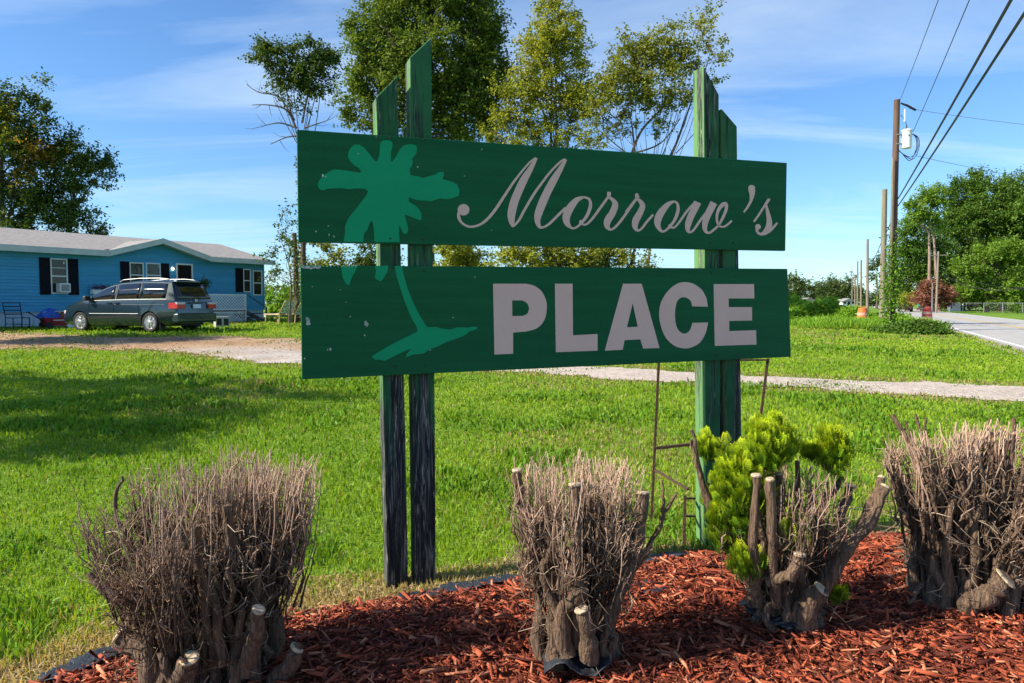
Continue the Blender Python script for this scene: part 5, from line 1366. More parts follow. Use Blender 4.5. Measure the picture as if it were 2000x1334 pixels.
# porch: deck with lattice rail, steps
M['lattice'] = mat('white_lattice', (0.66, 0.70, 0.72), .6, var=.1, scale=6)
M['deckwood'] = mat('grey_deck_wood', (0.20, 0.19, 0.17), .85, var=.4, scale=6, stretch=(1, 4, 4))
M['step'] = mat('dark_step_wood', (0.06, 0.065, 0.07), .8, var=.4, scale=6)
pA = hf(405, 575, 1.5); pB = hf(481, 602, 1.5)
porch = thing('porch', 'small raised porch with white diamond lattice rail on the blue house', 'porch', house.matrix_basis @ Vector((0, 0, -.02)), house.rotation_euler.z)
DXL, DXR = pA.x - 2.6, pB.x; dz = z_sk + .02
mb = MB()
for q in range(11): mb = MB(); mb.box(DXL, DXR, -1.5 + q * .135, -1.5 + q * .135 + .128, dz - .04, dz); mb.build('deck_board', M['deckwood'], porch)
def lattice(x0, x1, z0, z1, y, label=None):
    mb = MB(); sp_ = 0.155; w_ = .034
    H_ = z1 - z0
    for d in (1, -1):
        for c in np.arange(x0 - H_, x1 + H_, sp_):
            a_ = [c, z0]; b_ = [c + H_ * d, z1]
            # clip to the panel
            xa, xb = c, c + H_ * d
            t0, t1 = 0.0, 1.0
            if xb != xa:
                ts = sorted(((x0 - xa) / (xb - xa), (x1 - xa) / (xb - xa))); t0 = max(t0, ts[0]); t1 = min(t1, ts[1])
            if t1 - t0 < .04: continue
            mb.bar((xa + (xb - xa) * t0, y - .006 * d, z0 + H_ * t0), (xa + (xb - xa) * t1, y - .006 * d, z0 + H_ * t1), .008, w_, up=(0, 0, 1))
    o = mb.build('lattice_panel', M['lattice'], porch); o['kind'] = 'stuff'
    mb = MB(); mb.box(x0, x1, y - .02, y + .02, z1, z1 + .06); mb.box(x0, x1, y - .02, y + .02, z0 - .06, z0); mb.build('rail', M['lattice'], porch)
zt = pA.z - .02; zb = pB.z
lattice(DXL, DXR, zb, zt, -1.5)
lattice(DXL, DXR - .1, .06, dz - .12, -1.47)
for xk in (DXL, (DXL + DXR) / 2, DXR):
    MB().box(xk - .045, xk + .045, -1.455, -1.365, -.3, zt + .04).build('post', M['lattice'], porch)
sx = DXR + .12
for q in range(4):
    MB().box(sx + q * .26, sx + q * .26 + .30, -1.4, -.45, dz - .17 * (q + 1) - .04, dz - .17 * (q + 1)).build('step', M['step'], porch)
for yk in (-1.43, -.42):
    MB().bar((sx - .05, yk, dz - .12), (sx + 1.15, yk, -.02), .04, .2).build('stringer', M['step'], porch)
MB().bar((sx, -1.43, dz + .75), (sx + 1.1, -1.43, .75), .03, .05).build('handrail', M['step'], porch)
MB().box(sx + 1.05, sx + 1.12, -1.46, -1.40, -.02, .78).build('newel', M['step'], porch)

def hworld(px, py, off, z=None):
    v = hf(px, py, off); 
    if z is not None: v.z = z
    return house.matrix_basis @ v
def hground(px, off):                                   # ground point in front of the facade below photo column px
    v = hf(px, 600, off); w_ = house.matrix_basis @ Vector((v.x, v.y, 0)); w_.z = float(gz(w_.x, w_.y)); return w_
# hanging flower basket
def basket(label, px, py, off, rad, seed, chain=.5):
    t = thing('hanging_plant', label, 'plant', hworld(px, py, off)); r = np.random.default_rng(seed)
    MB().lathe([(0.0, -.22), (.10, -.20), (.15, -.02), (.14, 0), (0, -.02)], 12).build('pot', M['step'], t, smooth=True)
    n = 500; g = r.normal(0, 1, (n, 3)) * np.array([rad, rad, rad * .75]) + np.array([0, 0, .08])
    V, Fq, c = leaves(g, r.uniform(.05, .1, n), np.array([.05, .10, .02]) * r.uniform(.5, 1.8, (n, 1)), r)
    tag(np_mesh('foliage', V, Fq, M['leaf'], t, col=c), kind='stuff')
    mb = MB()
    for a_ in range(3): mb.tube([(.14 * math.cos(a_ * 2.1), .14 * math.sin(a_ * 2.1), 0), (0, 0, chain)], .006, 4)
    mb.build('chain', M['step'], t)
basket('dark leafy hanging basket beside the house door', 399, 556, 1.0, .13, 301)
# flower box by the front window
t = thing('flower_box', 'narrow box of dark red flowers under the curtained window', 'flower box', hworld(200, 566, .25))
MB().box(-.45, .45, -.1, .1, -.18, 0).build('box', M['trim'], t)
r_ = np.random.default_rng(305); n = 260
V, Fq, c = leaves(r_.normal(0, 1, (n, 3)) * np.array([.26, .07, .07]) + np.array([0, 0, .08]), r_.uniform(.05, .09, n), np.where(r_.random((n, 1)) < .5, np.array([[.30, .012, .05]]), np.array([[.03, .07, .015]])), r_)
tag(np_mesh('flowers', V, Fq, M['leaf'], t, col=c), kind='stuff')
t.rotation_euler.z = house.rotation_euler.z

# ------------------------------------------------------------------ yard things
M['iron'] = mat('dark_iron', (0.012, 0.016, 0.026), .5, metallic=.3)
hz_ = house.rotation_euler.z
t = thing('metal_chair', 'dark metal ladder-back lawn chair against the house skirting', 'chair', hground(34, 1.2), hz_ + .1)
for sx_ in (-.28, .28):
    MB().tube([(sx_, .28, 0), (sx_ * 1.02, .26, .45), (sx_ * 1.05, .40, 1.0)], .018, 6).build('back_post', M['iron'], t)
    MB().tube([(sx_, -.22, 0), (sx_, -.22, .42)], .018, 6).build('leg', M['iron'], t)
    MB().tube([(sx_, -.24, .42), (sx_, .28, .44)], .016, 6).build('side_rail', M['iron'], t)
for zk, yk in ((.56, .29), (.70, .325), (.84, .36), (.98, .395)): MB().bar((-.29, yk, zk), (.29, yk, zk), .02, .035).build('back_slat', M['iron'], t)
for yk in (-.2, -.08, .04, .16): MB().bar((-.28, yk, .43), (.28, yk, .43), .06, .015).build('seat_slat', M['iron'], t)
for yk, zk in ((-.22, .18), (.28, .2)): MB().bar((-.28, yk, zk), (.28, yk, zk), .018).build('stretcher', M['iron'], t)

M['wagon'] = mat('red_plastic', (0.28, 0.008, 0.018), .35, var=.15, scale=4)
M['tarp'] = mat('blue_tarp', (0.010, 0.085, 0.45), .5, var=.25, scale=5, bump=.3, bump_scale=9)
wg = hground(108, 1.5)
t = thing('red_wagon', 'red plastic yard cart with dark handle beside the house', 'wagon', wg, hz_ - .05)
mb = MB(); mb.prism([(-.50, .42), (.52, .40), (.46, .12), (-.36, .10)], -.26, .26); mb.build('tub', M['wagon'], t, bevel=.02)
MB().box(-.18, .18, -.27, -.262, .30, .33).build('stripe', M['white'], t)
for xk, rk in ((-.34, .13), (.40, .12)):
    for yk in (-.28, .28):
        MB().lathe([(0.02, -.03), (rk, -.03), (rk, .03), (0.02, .03)], 14, Matrix.Translation((xk, yk, rk)), axis='y').build('wheel', M['white'] if xk > 0 else M['iron'], t)
MB().tube([(-.30, -.1, .15), (-.62, -.1, .40), (-.95, -.1, .62)], .022, 6).build('handle', M['iron'], t)
MB().bar((-.95, -.22, .62), (-.95, .06, .62), .03).build('grip', M['iron'], t)
def lump(name, label, cat, loc, sx_, sy_, sz_, material, seed, rz=0):
    r = np.random.default_rng(seed); nu, nv = 20, 10; V = []
    for j in range(nv + 1):
        ph = math.pi / 2 * j / nv
        for i in range(nu):
            a_ = 2 * math.pi * i / nu; q = (1 + .18 * math.sin(3 * a_ + seed) + .12 * math.sin(5 * a_ + j)) 
            V.append((sx_ * q * math.cos(ph) * math.cos(a_), sy_ * q * math.cos(ph) * math.sin(a_), sz_ * math.sin(ph) * (1 + .1 * math.sin(4 * a_))))
    Fs = [(j * nu + i, j * nu + (i + 1) % nu, (j + 1) * nu + (i + 1) % nu, (j + 1) * nu + i) for j in range(nv) for i in range(nu)]
    o = MB().add(V, Fs).build(name, material, None, smooth=True, angle=40); o.location = loc; o.rotation_euler.z = rz
    return tag(o, label, cat)
lump('tarp_bundle', 'rumpled bright blue tarp piled on the red yard cart', 'tarp', wg + Vector((-.22 * he.x, -.22 * he.y, .40)), .38, .24, .34, M['tarp'], 7, hz_)
M['board2'] = mat('pale_scrap_wood', (.50, .47, .40), .8, var=.2, scale=5)
o = MB().bar((-.75, 0, 0), (.75, 0, .05), .2, .03).build('scrap_board', M['board2']); o.location = wg + Vector((.15 * he.x + .1, .15 * he.y + .1, .62)); o.rotation_euler.z = hz_; tag(o, 'pale scrap board lying across the yard cart load', 'board')
lump('ball', 'orange and yellow ball in the red yard cart', 'ball', wg + Vector((.30 * he.x, .30 * he.y, .41)), .15, .15, .22, mat('orange_toy', (.55, .20, .02), .5, col2=(.5, .04, .02), scale=4), 9, 0)

M['concrete'] = mat('concrete', (.38, .37, .34), .9, var=.2, scale=8, bump=.3)
t = thing('concrete_planter', 'grey concrete block planter on the grass behind the van', 'planter', gp(433, 639), hz_ - .4)
mb = MB(); mb.box(-.26, .26, -.2, .2, -.05, .42); mb.build('block', M['concrete'], t, bevel=.015)
mb = MB()
for xk in (-.13, .13): mb.box(xk - .09, xk + .09, -.212, -.2, .08, .34)
mb.build('recess', M['dark_in'], t)
# folded loungers by the ivy trunk
M['tan'] = mat('tan_tube', (.50, .36, .20), .5, var=.1, scale=5); M['webbing'] = mat('green_white_webbing', (.02, .16, .10), .7, col2=(.55, .62, .58), scale=12, stretch=(1, 6, 1), ramp=(.48, .52))
for i, (px, py, rz) in enumerate(((548, 632, -.55), (574, 632, -.35))):
    t = thing('lounge_chair', ['tan-framed folding lounger with green webbing, beside the house end', 'tan-framed folding lounger with green webbing, beside the sign edge'][i], 'lounge chair', gp(px, py), rz, 'folding loungers on the grass')
    for yk in (-.34, .34):
        MB().tube([(-.7, yk, .42), (.30, yk, .42), (.72, yk, 1.02)], .032, 6).build('side_rail', M['tan'], t)
    for xk in (-.6, .3):
        for yk in (-.34, .34): MB().tube([(xk, yk, 0), (xk + .06, yk, .42)], .028, 6).build('leg', M['tan'], t)
    for q in range(8):
        xk = -.64 + q * .125; MB().box(xk - .045, xk + .045, -.34, .34, .30 if q == 0 else .405, .43).build('strap', M['webbing'], t)
    for q in range(5):
        f = .1 + q * .2; a_ = Vector((.30 + .42 * f, -.34, .42 + .60 * f)); b_ = Vector((.30 + .42 * f, .34, .42 + .60 * f)); MB().bar(a_, b_, .11, .012, up=(.82, 0, -.57)).build('strap', M['webbing'], t)
    for xk, zk in ((-.7, .42), (.30, .42), (.72, 1.02)): MB().tube([(xk, -.34, zk), (xk, .34, zk)], .03, 6).build('cross_tube', M['tan'], t)
t = thing('patio_table', 'low dark patio table on the grass by the house corner', 'table', gp(512, 630), .2)
mb = MB(); mb.box(-.5, .5, -.3, .3, .42, .46); mb.build('table_top', M['iron'], t)
for xk in (-.45, .45):
    for yk in (-.26, .26): MB().tube([(xk, yk, 0), (xk, yk, .42)], .02, 6).build('leg', M['iron'], t)

# ================================================================== VAN
VR = at(298, 654, 24.2); VF_ = at(163.5, 650, 25.07)
vf = Vector((VF_.x - VR.x, VF_.y - VR.y, 0)).normalized(); vl = Vector((-vf.y, vf.x, 0))          # forward, left
vc = Vector(((VF_.x + VR.x) / 2, (VF_.y + VR.y) / 2, 0)) - vl * 0.83
vgz = float(gz(vc.x, vc.y)) + 0.012
van = thing('minivan', 'dark slate-green minivan with silver wheels parked in front of the blue house', 'van', (vc.x, vc.y, vgz), math.atan2(vf.y, vf.x))
M['paint'] = mat('slate_green_car_paint', (0.016, 0.034, 0.042), 0.25, metallic=0.5, coat=0.8)
M['carglass'] = mat('tinted_car_glass', (0.006, 0.008, 0.009), 0.06, spec=0.9)
M['tyre'] = mat('tyre_rubber', (0.016, 0.015, 0.015), .85, bump=.2)
M['alloy'] = mat('alloy_wheel', (0.62, 0.60, 0.60), .32, metallic=.8)
M['chrome'] = mat('chrome_trim', (.70, .72, .72), .2, metallic=.9)
M['greytrim'] = mat('satin_grey_trim', (.16, .17, .175), .45, metallic=.3)
M['black'] = mat('black_plastic', (.012, .013, .014), .6)
M['redlens'] = mat('red_tail_lens', (.45, .006, .008), .15, spec=.7)
M['whitelens'] = mat('clear_lens', (.62, .50, .50), .12, spec=.7)
ST = [  # x, zbottom, zbelt, ztop, half width
    (2.47, .34, .54, .57, .62), (2.40, .26, .69, .72, .77), (2.15, .22, .82, .88, .90), (1.70, .22, .94, 1.03, .96), (1.30, .22, 1.02, 1.15, .98),
    (.95, .22, 1.05, 1.31, .98), (.60, .22, 1.06, 1.50, .98), (.25, .22, 1.07, 1.635, .98), (-.20, .22, 1.08, 1.715, .98), (-.8, .22, 1.09, 1.75, .98),
    (-1.4, .22, 1.095, 1.755, .98), (-1.9, .23, 1.10, 1.745, .97), (-2.25, .26, 1.10, 1.725, .955)]
def vsec(x, zb, zbelt, zt, w_):
    wt = w_ - .34 * min(1, (zt - zbelt) / .65) * .62 - .02
    zs = zt - .07 * min(1, (zt - zbelt) / .3)
    return [(x, w_ - .10, zb), (x, w_ - .03, zb + .10), (x, w_ + .0, .55 if zbelt > .7 else zb + .14), (x, w_ - .004, zbelt - .10), (x, w_ - .04, zbelt), (x, wt, zs), (x, wt - .10, zt - .015), (x, wt * .5, zt), ]
rings = [vsec(*s) for s in ST]
def rear_x(z): return -2.60 if z < .8 else -2.60 + .07 * (z - .8) / .3 if z < 1.1 else -2.53 + .33 * ((z - 1.1) / .62) ** 1.1
last = vsec(-2.5, .30, 1.10, 1.70, .92)
last = [(rear_x(z) + .05, y, z) for (_, y, z) in last]
rings.append(last)
V = []; Fs = []
for rg in rings:
    for (x, y, z) in rg: V.append((x, y, z))
    for (x, y, z) in rg: V.append((x, -y, z))
nr = len(rings[0])
def vi(i, j, s): return i * 2 * nr + s * nr + j
for i in range(len(rings) - 1):
    for s in (0, 1):
        for j in range(nr - 1): Fs.append((vi(i, j, s), vi(i, j + 1, s), vi(i + 1, j + 1, s), vi(i + 1, j, s)))
    Fs.append((vi(i, nr - 1, 0), vi(i, nr - 1, 1), vi(i + 1, nr - 1, 1), vi(i + 1, nr - 1, 0)))
    Fs.append((vi(i, 0, 0), vi(i, 0, 1), vi(i + 1, 0, 1), vi(i + 1, 0, 0)))
for i in (0, len(rings) - 1):
    off_ = 0
    if i:
        # rear: inset ring gives the tailgate a rounded edge
        o0 = len(V)
        for s in (1, -1):
            for (x, y, z) in rings[i]: V.append((rear_x(z), s * (y - .06), z - .01 if z > 1.6 else z))
        for s in (0, 1):
            for j in range(nr - 1): Fs.append((vi(i, j, s), vi(i, j + 1, s), o0 + s * nr + j + 1, o0 + s * nr + j))
        Fs.append((vi(i, nr - 1, 0), vi(i, nr - 1, 1), o0 + 2 * nr - 1, o0 + nr - 1)); Fs.append((vi(i, 0, 0), vi(i, 0, 1), o0 + nr, o0))
        for j in range(nr - 1): Fs.append((o0 + j, o0 + j + 1, o0 + nr + j + 1, o0 + nr + j))
    else:
        for j in range(nr - 1): Fs.append((vi(i, j, 0), vi(i, j + 1, 0), vi(i, j + 1, 1), vi(i, j, 1)))
body = MB().add(V, Fs).build('body', M['paint'], van, smooth=True, angle=38)
# wheel wells cut from the body
bpy.context.view_layer.update()
for xk in (1.5, -1.5):
    mb = MB(); mb.lathe([(0.375, -1.2), (0.375, 1.2)], 36, Matrix.Translation((xk, 0, .335)), axis='y'); cut = mb.build('cutter', M['black'], van)
    bo = body.modifiers.new('arch', 'BOOLEAN'); bo.operation = 'DIFFERENCE'; bo.object = cut; bo.solver = 'EXACT'
bpy.context.view_layer.update()
me = bpy.data.meshes.new_from_object(body.evaluated_get(bpy.context.evaluated_depsgraph_get()))
body.modifiers.clear(); body.data = me
me.polygons.foreach_set('use_smooth', np.ones(len(me.polygons), bool)); me.set_sharp_from_angle(angle=R(38))
for o in [o for o in bpy.data.objects if o.name.startswith('cutter')]: bpy.data.objects.remove(o)
MB().box(-2.2, 2.1, -.80, .80, .20, .5).build('underbody', M['black'], van)
def vinterp(x):
    xs = [s[0] for s in ST][::-1]; return [float(np.interp(x, xs, [s[k] for s in ST][::-1])) for k in range(1, 5)]
def vside(x, t, side=1, off=.010):
    zb, zbelt, zt, w_ = vinterp(x); sc = vsec(x, zb, zbelt, zt, w_); a_ = sc[4]; b_ = sc[5]
    y = a_[1] + (b_[1] - a_[1]) * t + off; z = a_[2] + (b_[2] - a_[2]) * t
    return (x, side * y, z)
def vwin(x0, x1, t0, t1, side, name='window', material=None, nx=10, off=.010, slant=0.0):
    V = []; Fs = []
    for i in range(nx + 1):
        for tt in (t0, (t0 + t1) / 2, t1): V.append(vside(x0 + (x1 - x0) * i / nx - slant * (tt - t0) / (t1 - t0) * (1 if 1 else 0), tt, side, off))
    for i in range(nx):
        for q in range(2): Fs.append((3 * i + q, 3 * i + q + 1, 3 * i + 4 + q, 3 * i + 3 + q))
    o = MB().add(V, Fs).build(name, material or M['carglass'], van, smooth=True)
    so = o.modifiers.new('solid', 'SOLIDIFY'); so.thickness = .008; so.offset = -1
    return o
for side in (1, -1):
    vwin(1.00, .04, .08, .93, side); vwin(-.08, -1.02, .08, .95, side); vwin(-1.10, -2.12, .08, .95, side)
    for xk in (.0, -1.06): vwin(xk + .03, xk - .03, .05, .97, side, 'pillar', M['black'], 2, .006)
    # belt moulding, side moulding, door seams, handles, mirror, roof rail
    MB().tube([(x, side * (vinterp(x)[3] - .025), vinterp(x)[1] + .005) for x in np.linspace(1.1, -2.2, 12)], .010, 6).build('belt_trim', M['greytrim'], van)
    MB().tube([(x, side * (vinterp(x)[3] + .002), .62) for x in np.linspace(1.05, -1.05, 6)], .009, 6).build('side_moulding', M['greytrim'], van)
    MB().tube([(x, side * (vinterp(x)[3] - .0), .93) for x in np.linspace(-.05, -2.15, 8)], .008, 5).build('door_track', M['black'], van)
    for xk in (1.06, .0, -1.06): MB().tube([(xk, side * (vinterp(xk)[3] - .03), .34), (xk, side * (vinterp(xk)[3] + .001), .58), (xk, side * (vinterp(xk)[3] - .0), .95), (xk, side * (vinterp(xk)[3] - .035), 1.06)], .007, 4).build('door_seam', M['black'], van)
    for xk in (.16, -.18): MB().bar((xk - .09, side * 1.0, .98), (xk + .09, side * 1.0, .98), .03, .035).build('door_handle', M['paint'], van)
    mb = MB(); mb.box(.98, 1.12, side * .95 - .0, side * 1.18, 1.06, 1.22); mb.build('mirror', M['black'], van, bevel=.03)
    MB().tube([(x, side * .60, z) for x, z in ((.05, 1.705), (-.1, 1.775), (-.8, 1.82), (-1.6, 1.82), (-2.0, 1.785), (-2.08, 1.73))], .018, 6).build('roof_rail', M['greytrim'], van)
    # lamps
    mb = MB(); mb.add([(-2.30, side * .966, .80), (-2.30, side * .966, .98), (-2.56, side * .945, .99), (-2.59, side * .945, .80), (-2.36, side * .90, .80), (-2.36, side * .90, .98), (-2.5, side * .88, .99), (-2.5, side * .88, .80)], [(0, 1, 2, 3), (4, 7, 6, 5), (0, 4, 5, 1), (2, 6, 7, 3), (1, 5, 6, 2), (0, 3, 7, 4)])
    tl = mb.build('tail_light', M['redlens'], van)
    MB().box(-2.625, -2.55, min(side * .56, side * .94), max(side * .56, side * .94), .79, .94).build('lens', M['redlens'], tl)
    MB().box(-2.622, -2.545, min(side * .56, side * .94), max(side * .56, side * .94), .94, 1.01).build('reverse_lens', M['whitelens'], tl)
    MB().box(2.14, 2.385, min(side * .58, side * .80), max(side * .58, side * .80), .60, .72).build('headlight', M['whitelens'], van, bevel=.02)
# rear glass, handle, plate, badge, bumper, wiper
def vrear(y, z, off=.012): return (rear_x(z) - off, y, z)
V = []; Fs = []; NY, NZ = 8, 5
for i in range(NY + 1):
    for j in range(NZ + 1):
        z = 1.13 + .47 * j / NZ; hw = .80 - .13 * (z - 1.13) / .47; V.append(vrear(hw * (2 * i / NY - 1), z))
for i in range(NY):
    for j in range(NZ): Fs.append((i * (NZ + 1) + j, i * (NZ + 1) + j + 1, (i + 1) * (NZ + 1) + j + 1, (i + 1) * (NZ + 1) + j))
o = MB().add(V, Fs).build('rear_window', M['carglass'], van, smooth=True); so = o.modifiers.new('solid', 'SOLIDIFY'); so.thickness = .01
MB().bar(vrear(-.3, 1.16, .025), vrear(.25, 1.24, .03), .012, .02).build('wiper', M['black'], o)
mb = MB(); mb.box(-2.625, -2.59, -.18, .18, .80, .94); pt = mb.build('licence_plate', mat('plate_white', (.62, .68, .76), .5, col2=(.35, .45, .62), scale=30, stretch=(1, 1, .4), ramp=(.45, .65)), van)
MB().bar((-2.60, -.34, .99), (-2.60, .34, .99), .03, .035).build('tailgate_trim', M['paint'], van)
mb = MB(); bz_ = 1.07
for yk in (-.035, .035): mb.box(-2.59, -2.555, yk - .009, yk + .009, bz_ - .045, bz_ + .045)
mb.box(-2.588, -2.556, -.026, .026, bz_ - .008, bz_ + .008); mb.build('badge', M['chrome'], van)
mb = MB(); mb.box(-2.67, -2.36, -.93, .93, .32, .64); mb.build('rear_bumper', M['paint'], van, bevel=.05)
mb = MB(); mb.box(2.28, 2.52, -.70, .70, .26, .52); mb.build('front_bumper', M['paint'], van, bevel=.05)
mb = MB(); mb.box(-2.30, -2.16, -.56, .56, 1.69, 1.735); mb.build('spoiler', M['paint'], van, bevel=.015)
V = []
for i in range(7):
    x = 1.27 - i * .16; zb, zbelt, zt, w_ = vinterp(x); sc = vsec(x, zb, zbelt, zt, w_)
    for y in (-sc[6][1] + .04, 0, sc[6][1] - .04): V.append((x, y, zt + .012 - (.012 if y else 0)))
MB().add(V, [(3 * i + q, 3 * i + q + 1, 3 * i + 4 + q, 3 * i + 3 + q) for i in range(6) for q in range(2)]).build('windscreen', M['carglass'], van, smooth=True)
def wheel(xk, yk):
    s = 1 if yk > 0 else -1
    Mx = Matrix.Translation((xk, yk, .333)) @ Matrix.Rotation(0 if s > 0 else math.pi, 4, 'Z')
    ty = MB().lathe([(.225, -.10), (.30, -.11), (.328, -.085), (.334, 0), (.328, .085), (.30, .108), (.235, .10), (.225, .08), (.225, -.10)], 32, Mx, axis='y').build('wheel', M['tyre'], van, smooth=True)
    MB().lathe([(.0, .02), (.21, .02), (.222, .03)], 28, Mx, axis='y').build('hub_dark', M['black'], ty)
    mb = MB(); mb.lathe([(.205, .06), (.232, .095), (.238, .09), (.225, .03)], 32, Mx, axis='y')
    for q in range(5):
        a_ = q * 2 * math.pi / 5 + .3
        for da in (-.17, .17):
            p0 = Vector((.05 * math.cos(a_ + da), .085, .05 * math.sin(a_ + da))); p1 = Vector((.215 * math.cos(a_ + da * 1.25), .075, .215 * math.sin(a_ + da * 1.25)))
            mb.bar(Mx @ p0, Mx @ p1, .026, .036, up=(0, 1, 0))
    mb.lathe([(.07, .06), (.065, .10), (.03, .112), (0, .112)], 16, Mx, axis='y')
    mb.build('rim', M['alloy'], ty)
for xk in (1.5, -1.5):
    for yk in (.86, -.86): wheel(xk, yk)
for yk in (.86, -.86): MB().box(-1.93, -1.915, yk - .12, yk + .1, .12, .34).build('mud_flap', M['black'], van)

# ================================================================== POLES, WIRES, ROADSIDE THINGS
M['pole'] = mat('creosote_pole', (0.115, 0.065, 0.045), .85, var=.35, scale=5, stretch=(3, 3, .25), bump=.4, bump_scale=20)
M['greypole'] = mat('weathered_grey_pole', (0.20, 0.17, 0.12), .9, var=.3, scale=5, stretch=(3, 3, .25), bump=.4, bump_scale=20)
M['wire'] = mat('black_cable', (.010, .012, .016), .6)
M['palewire'] = mat('aluminium_wire', (.22, .25, .28), .5, metallic=.4)
M['steel'] = mat('galvanised_steel', (.26, .28, .28), .5, metallic=.5, var=.1, scale=6)
def pole(name, label, px, Y, ytop, rad, material, px_base=None, group=None, lean_dy=0):
    top = at(px, ytop, Y); b = at(px_base or px, 592, Y); b.z = 0
    t = thing(name, label, 'pole', b, 0, group)
    d = top - b
    MB().tube([d * f - Vector((0, 0, .3 if f == 0 else 0)) for f in (0, .33, .66, 1)], [rad, rad * .92, rad * .84, rad * .76], 14).build('shaft', material, t, smooth=True, angle=50)
    return t, b, top
up, ub, ut = pole('utility_pole', 'tall brown utility pole with white transformer can', 1752, 32, 195, .165, M['pole'], 1742)
zt_ = at(1766, 255, 32)
c_ = Vector((.58, -.12, zt_.z - ub.z + (ut.x - ub.x) * 0)); c_.x = at(1768, 272, 32).x - ub.x; c_.z = at(1768, 291, 32).z - ub.z
tf = MB().lathe([(.0, 0), (.185, .0), (.20, .02), (.205, .72), (.225, .73), (.225, .78), (.16, .82), (0, .84)], 20, Matrix.Translation(c_)).build('transformer', M['white'], up, smooth=True)
for zk in (.2, .6): MB().box(c_.x - .45, c_.x - .18, c_.y - .03, c_.y + .06, c_.z + zk - .03, c_.z + zk + .03).build('bracket', M['steel'], tf)
MB().tube([c_ + Vector((-.02, 0, .82)), c_ + Vector((-.02, 0, 1.02))], [.035, .02], 8).build('bushing', M['iron'], tf)
MB().lathe([(0.0, 0), (.03, .0), (.03, .01)], 10, Matrix.Translation(c_ + Vector((-.02, -.21, .52))) @ Matrix.Rotation(R(90), 4, 'X')).build('label_plate', M['iron'], tf)
for q, (dx_, dz_) in enumerate(((.0, 0), (.06, -.1), (-.05, -.16))):
    C = catmull([c_ + Vector((.2, -.05, .62)), c_ + Vector((.42 + dx_, -.05, .45)), c_ + Vector((.46 + dx_, -.05, 0)), c_ + Vector((.2 + dx_, -.05, -.38 + dz_)), c_ + Vector((-.2, -.02, -.22)), c_ + Vector((-.42, 0, .02))], 6)
    MB().tube(C, .016, 6).build('drop_lead', M['wire'], up)
C = catmull([c_ + Vector((-.02, 0, 1.0)), c_ + Vector((-.12, 0, 1.25)), c_ + Vector((-.3, 0, 1.45))], 5); MB().tube(C, .012, 5).build('drop_lead', M['wire'], up)
ih = ut.z - ub.z - .18
MB().tube([(.12, -.05, ih + .02), (.40, -.05, ih - .08), (.78, -.05, ih - .28)], [.035, .05, .05], 8).build('insulator', M['wire'], up)
MB().bar((.25, -.15, at(1752, 226, 32).z - .3), (.25, -.15, at(1752, 226, 32).z + .25), .05, .03).build('tag_plate', M['white'], up)
MB().tube([(at(1740, 310, 32).x - ub.x - .0, -.2, at(1740, 310, 32).z), (at(1733, 592, 32).x - ub.x + .02, -.2, -.2)], .045, 8).build('conduit', M['greypole'], up)
# vine on the pole
r_ = np.random.default_rng(411); n = 1500
f_ = r_.random(n); zv = 0.4 + 4.2 * f_ * r_.uniform(.6, 1, n)
P = np.stack([r_.normal(-.1, .22, n) * (1.15 - .5 * zv / 4), r_.normal(-.1, .22, n), zv], -1)
V, Fq, c = leaves(P, r_.uniform(.08, .17, n), np.array([.12, .24, .02]) * r_.uniform(.5, 1.5, (n, 1)), r_)
vn = np_mesh('pole_vine', V, Fq, M['leaf'], None, col=c); vn.location = ub + Vector((-.1, -.15, 0)); tag(vn, 'bright green vine climbing the foot of the transformer pole', 'vine')
pole('bare_pole', 'thick bare grey pole cut off below the transformer pole top', 1728, 38, 370, .165, M['greypole'], 1724, 'old bare poles along the road')
for px, Y, yt, lab in ((1694.5, 84, 467, 'slim bare pole, second in the row along the road'), (1682, 140, 508, 'bare pole, third in the row receding along the road'), (1675, 170, 510, 'thin dark bare pole, fourth in the row along the road'), (1670, 210, 540, 'bare pole, fifth in the row receding along the road'), (1664.5, 250, 540, 'bare pole, sixth in the row receding along the road'), (1659, 300, 558, 'bare pole, farthest of the row along the road')):
    pole('bare_pole', lab, px, Y, yt, .17 if Y < 100 else .2, M['greypole'], px, 'old bare poles along the road')
tp, tb, tt = pole('crossarm_pole', 'pale crossarm power pole in front of the woodland', 1833, 92, 491, .15, M['greypole'], 1829)
MB().bar((-1.1, 0, tt.z - tb.z - .55), (1.3, 0, tt.z - tb.z - .45), .12, .14).build('crossarm', M['greypole'], tp)
for xk in (-1.0, 1.2): MB().tube([(xk, 0, tt.z - tb.z - .45), (xk, 0, tt.z - tb.z - .1)], .06, 6).build('insulator', M['steel'], tp)
pole('guy_post', 'slim white post beside the reddish shrub', 1821, 90, 553, .07, M['steel'], 1821)

def wire(label, a, b, sag, rad, material=None, n=24):
    a = Vector(a); b = Vector(b)
    pts = [a + (b - a) * f - Vector((0, 0, sag * 4 * f * (1 - f))) for f in np.linspace(0, 1, n)]
    o = MB().tube([p - a for p in pts], rad, 6).build('power_line', material or M['wire'], None, smooth=True); o.location = a
    tag(o, label, 'wire')
pA_ = at(1754, 388, 32); pB_ = at(1754, 402, 32)
wire('upper of two thick black cables sloping down to the transformer pole', pA_, at(1966, 0, 10.6) + (at(1966, 0, 10.6) - pA_) * .8, .12, .026)
wire('lower of two thick black cables sloping down to the transformer pole', pB_, at(1996, 18, 10.6) + (at(1996, 18, 10.6) - pB_) * .8, .12, .026)
wire('thin wire running up from the transformer pole top', at(1757, 198, 32), at(1830, 0, 19) + (at(1830, 0, 19) - at(1757, 198, 32)) * .8, .1, .010)
wire('thin wire running up from the transformer can', at(1783, 258, 32), at(1890, 0, 17) + (at(1890, 0, 17) - at(1783, 258, 32)) * .8, .1, .012)
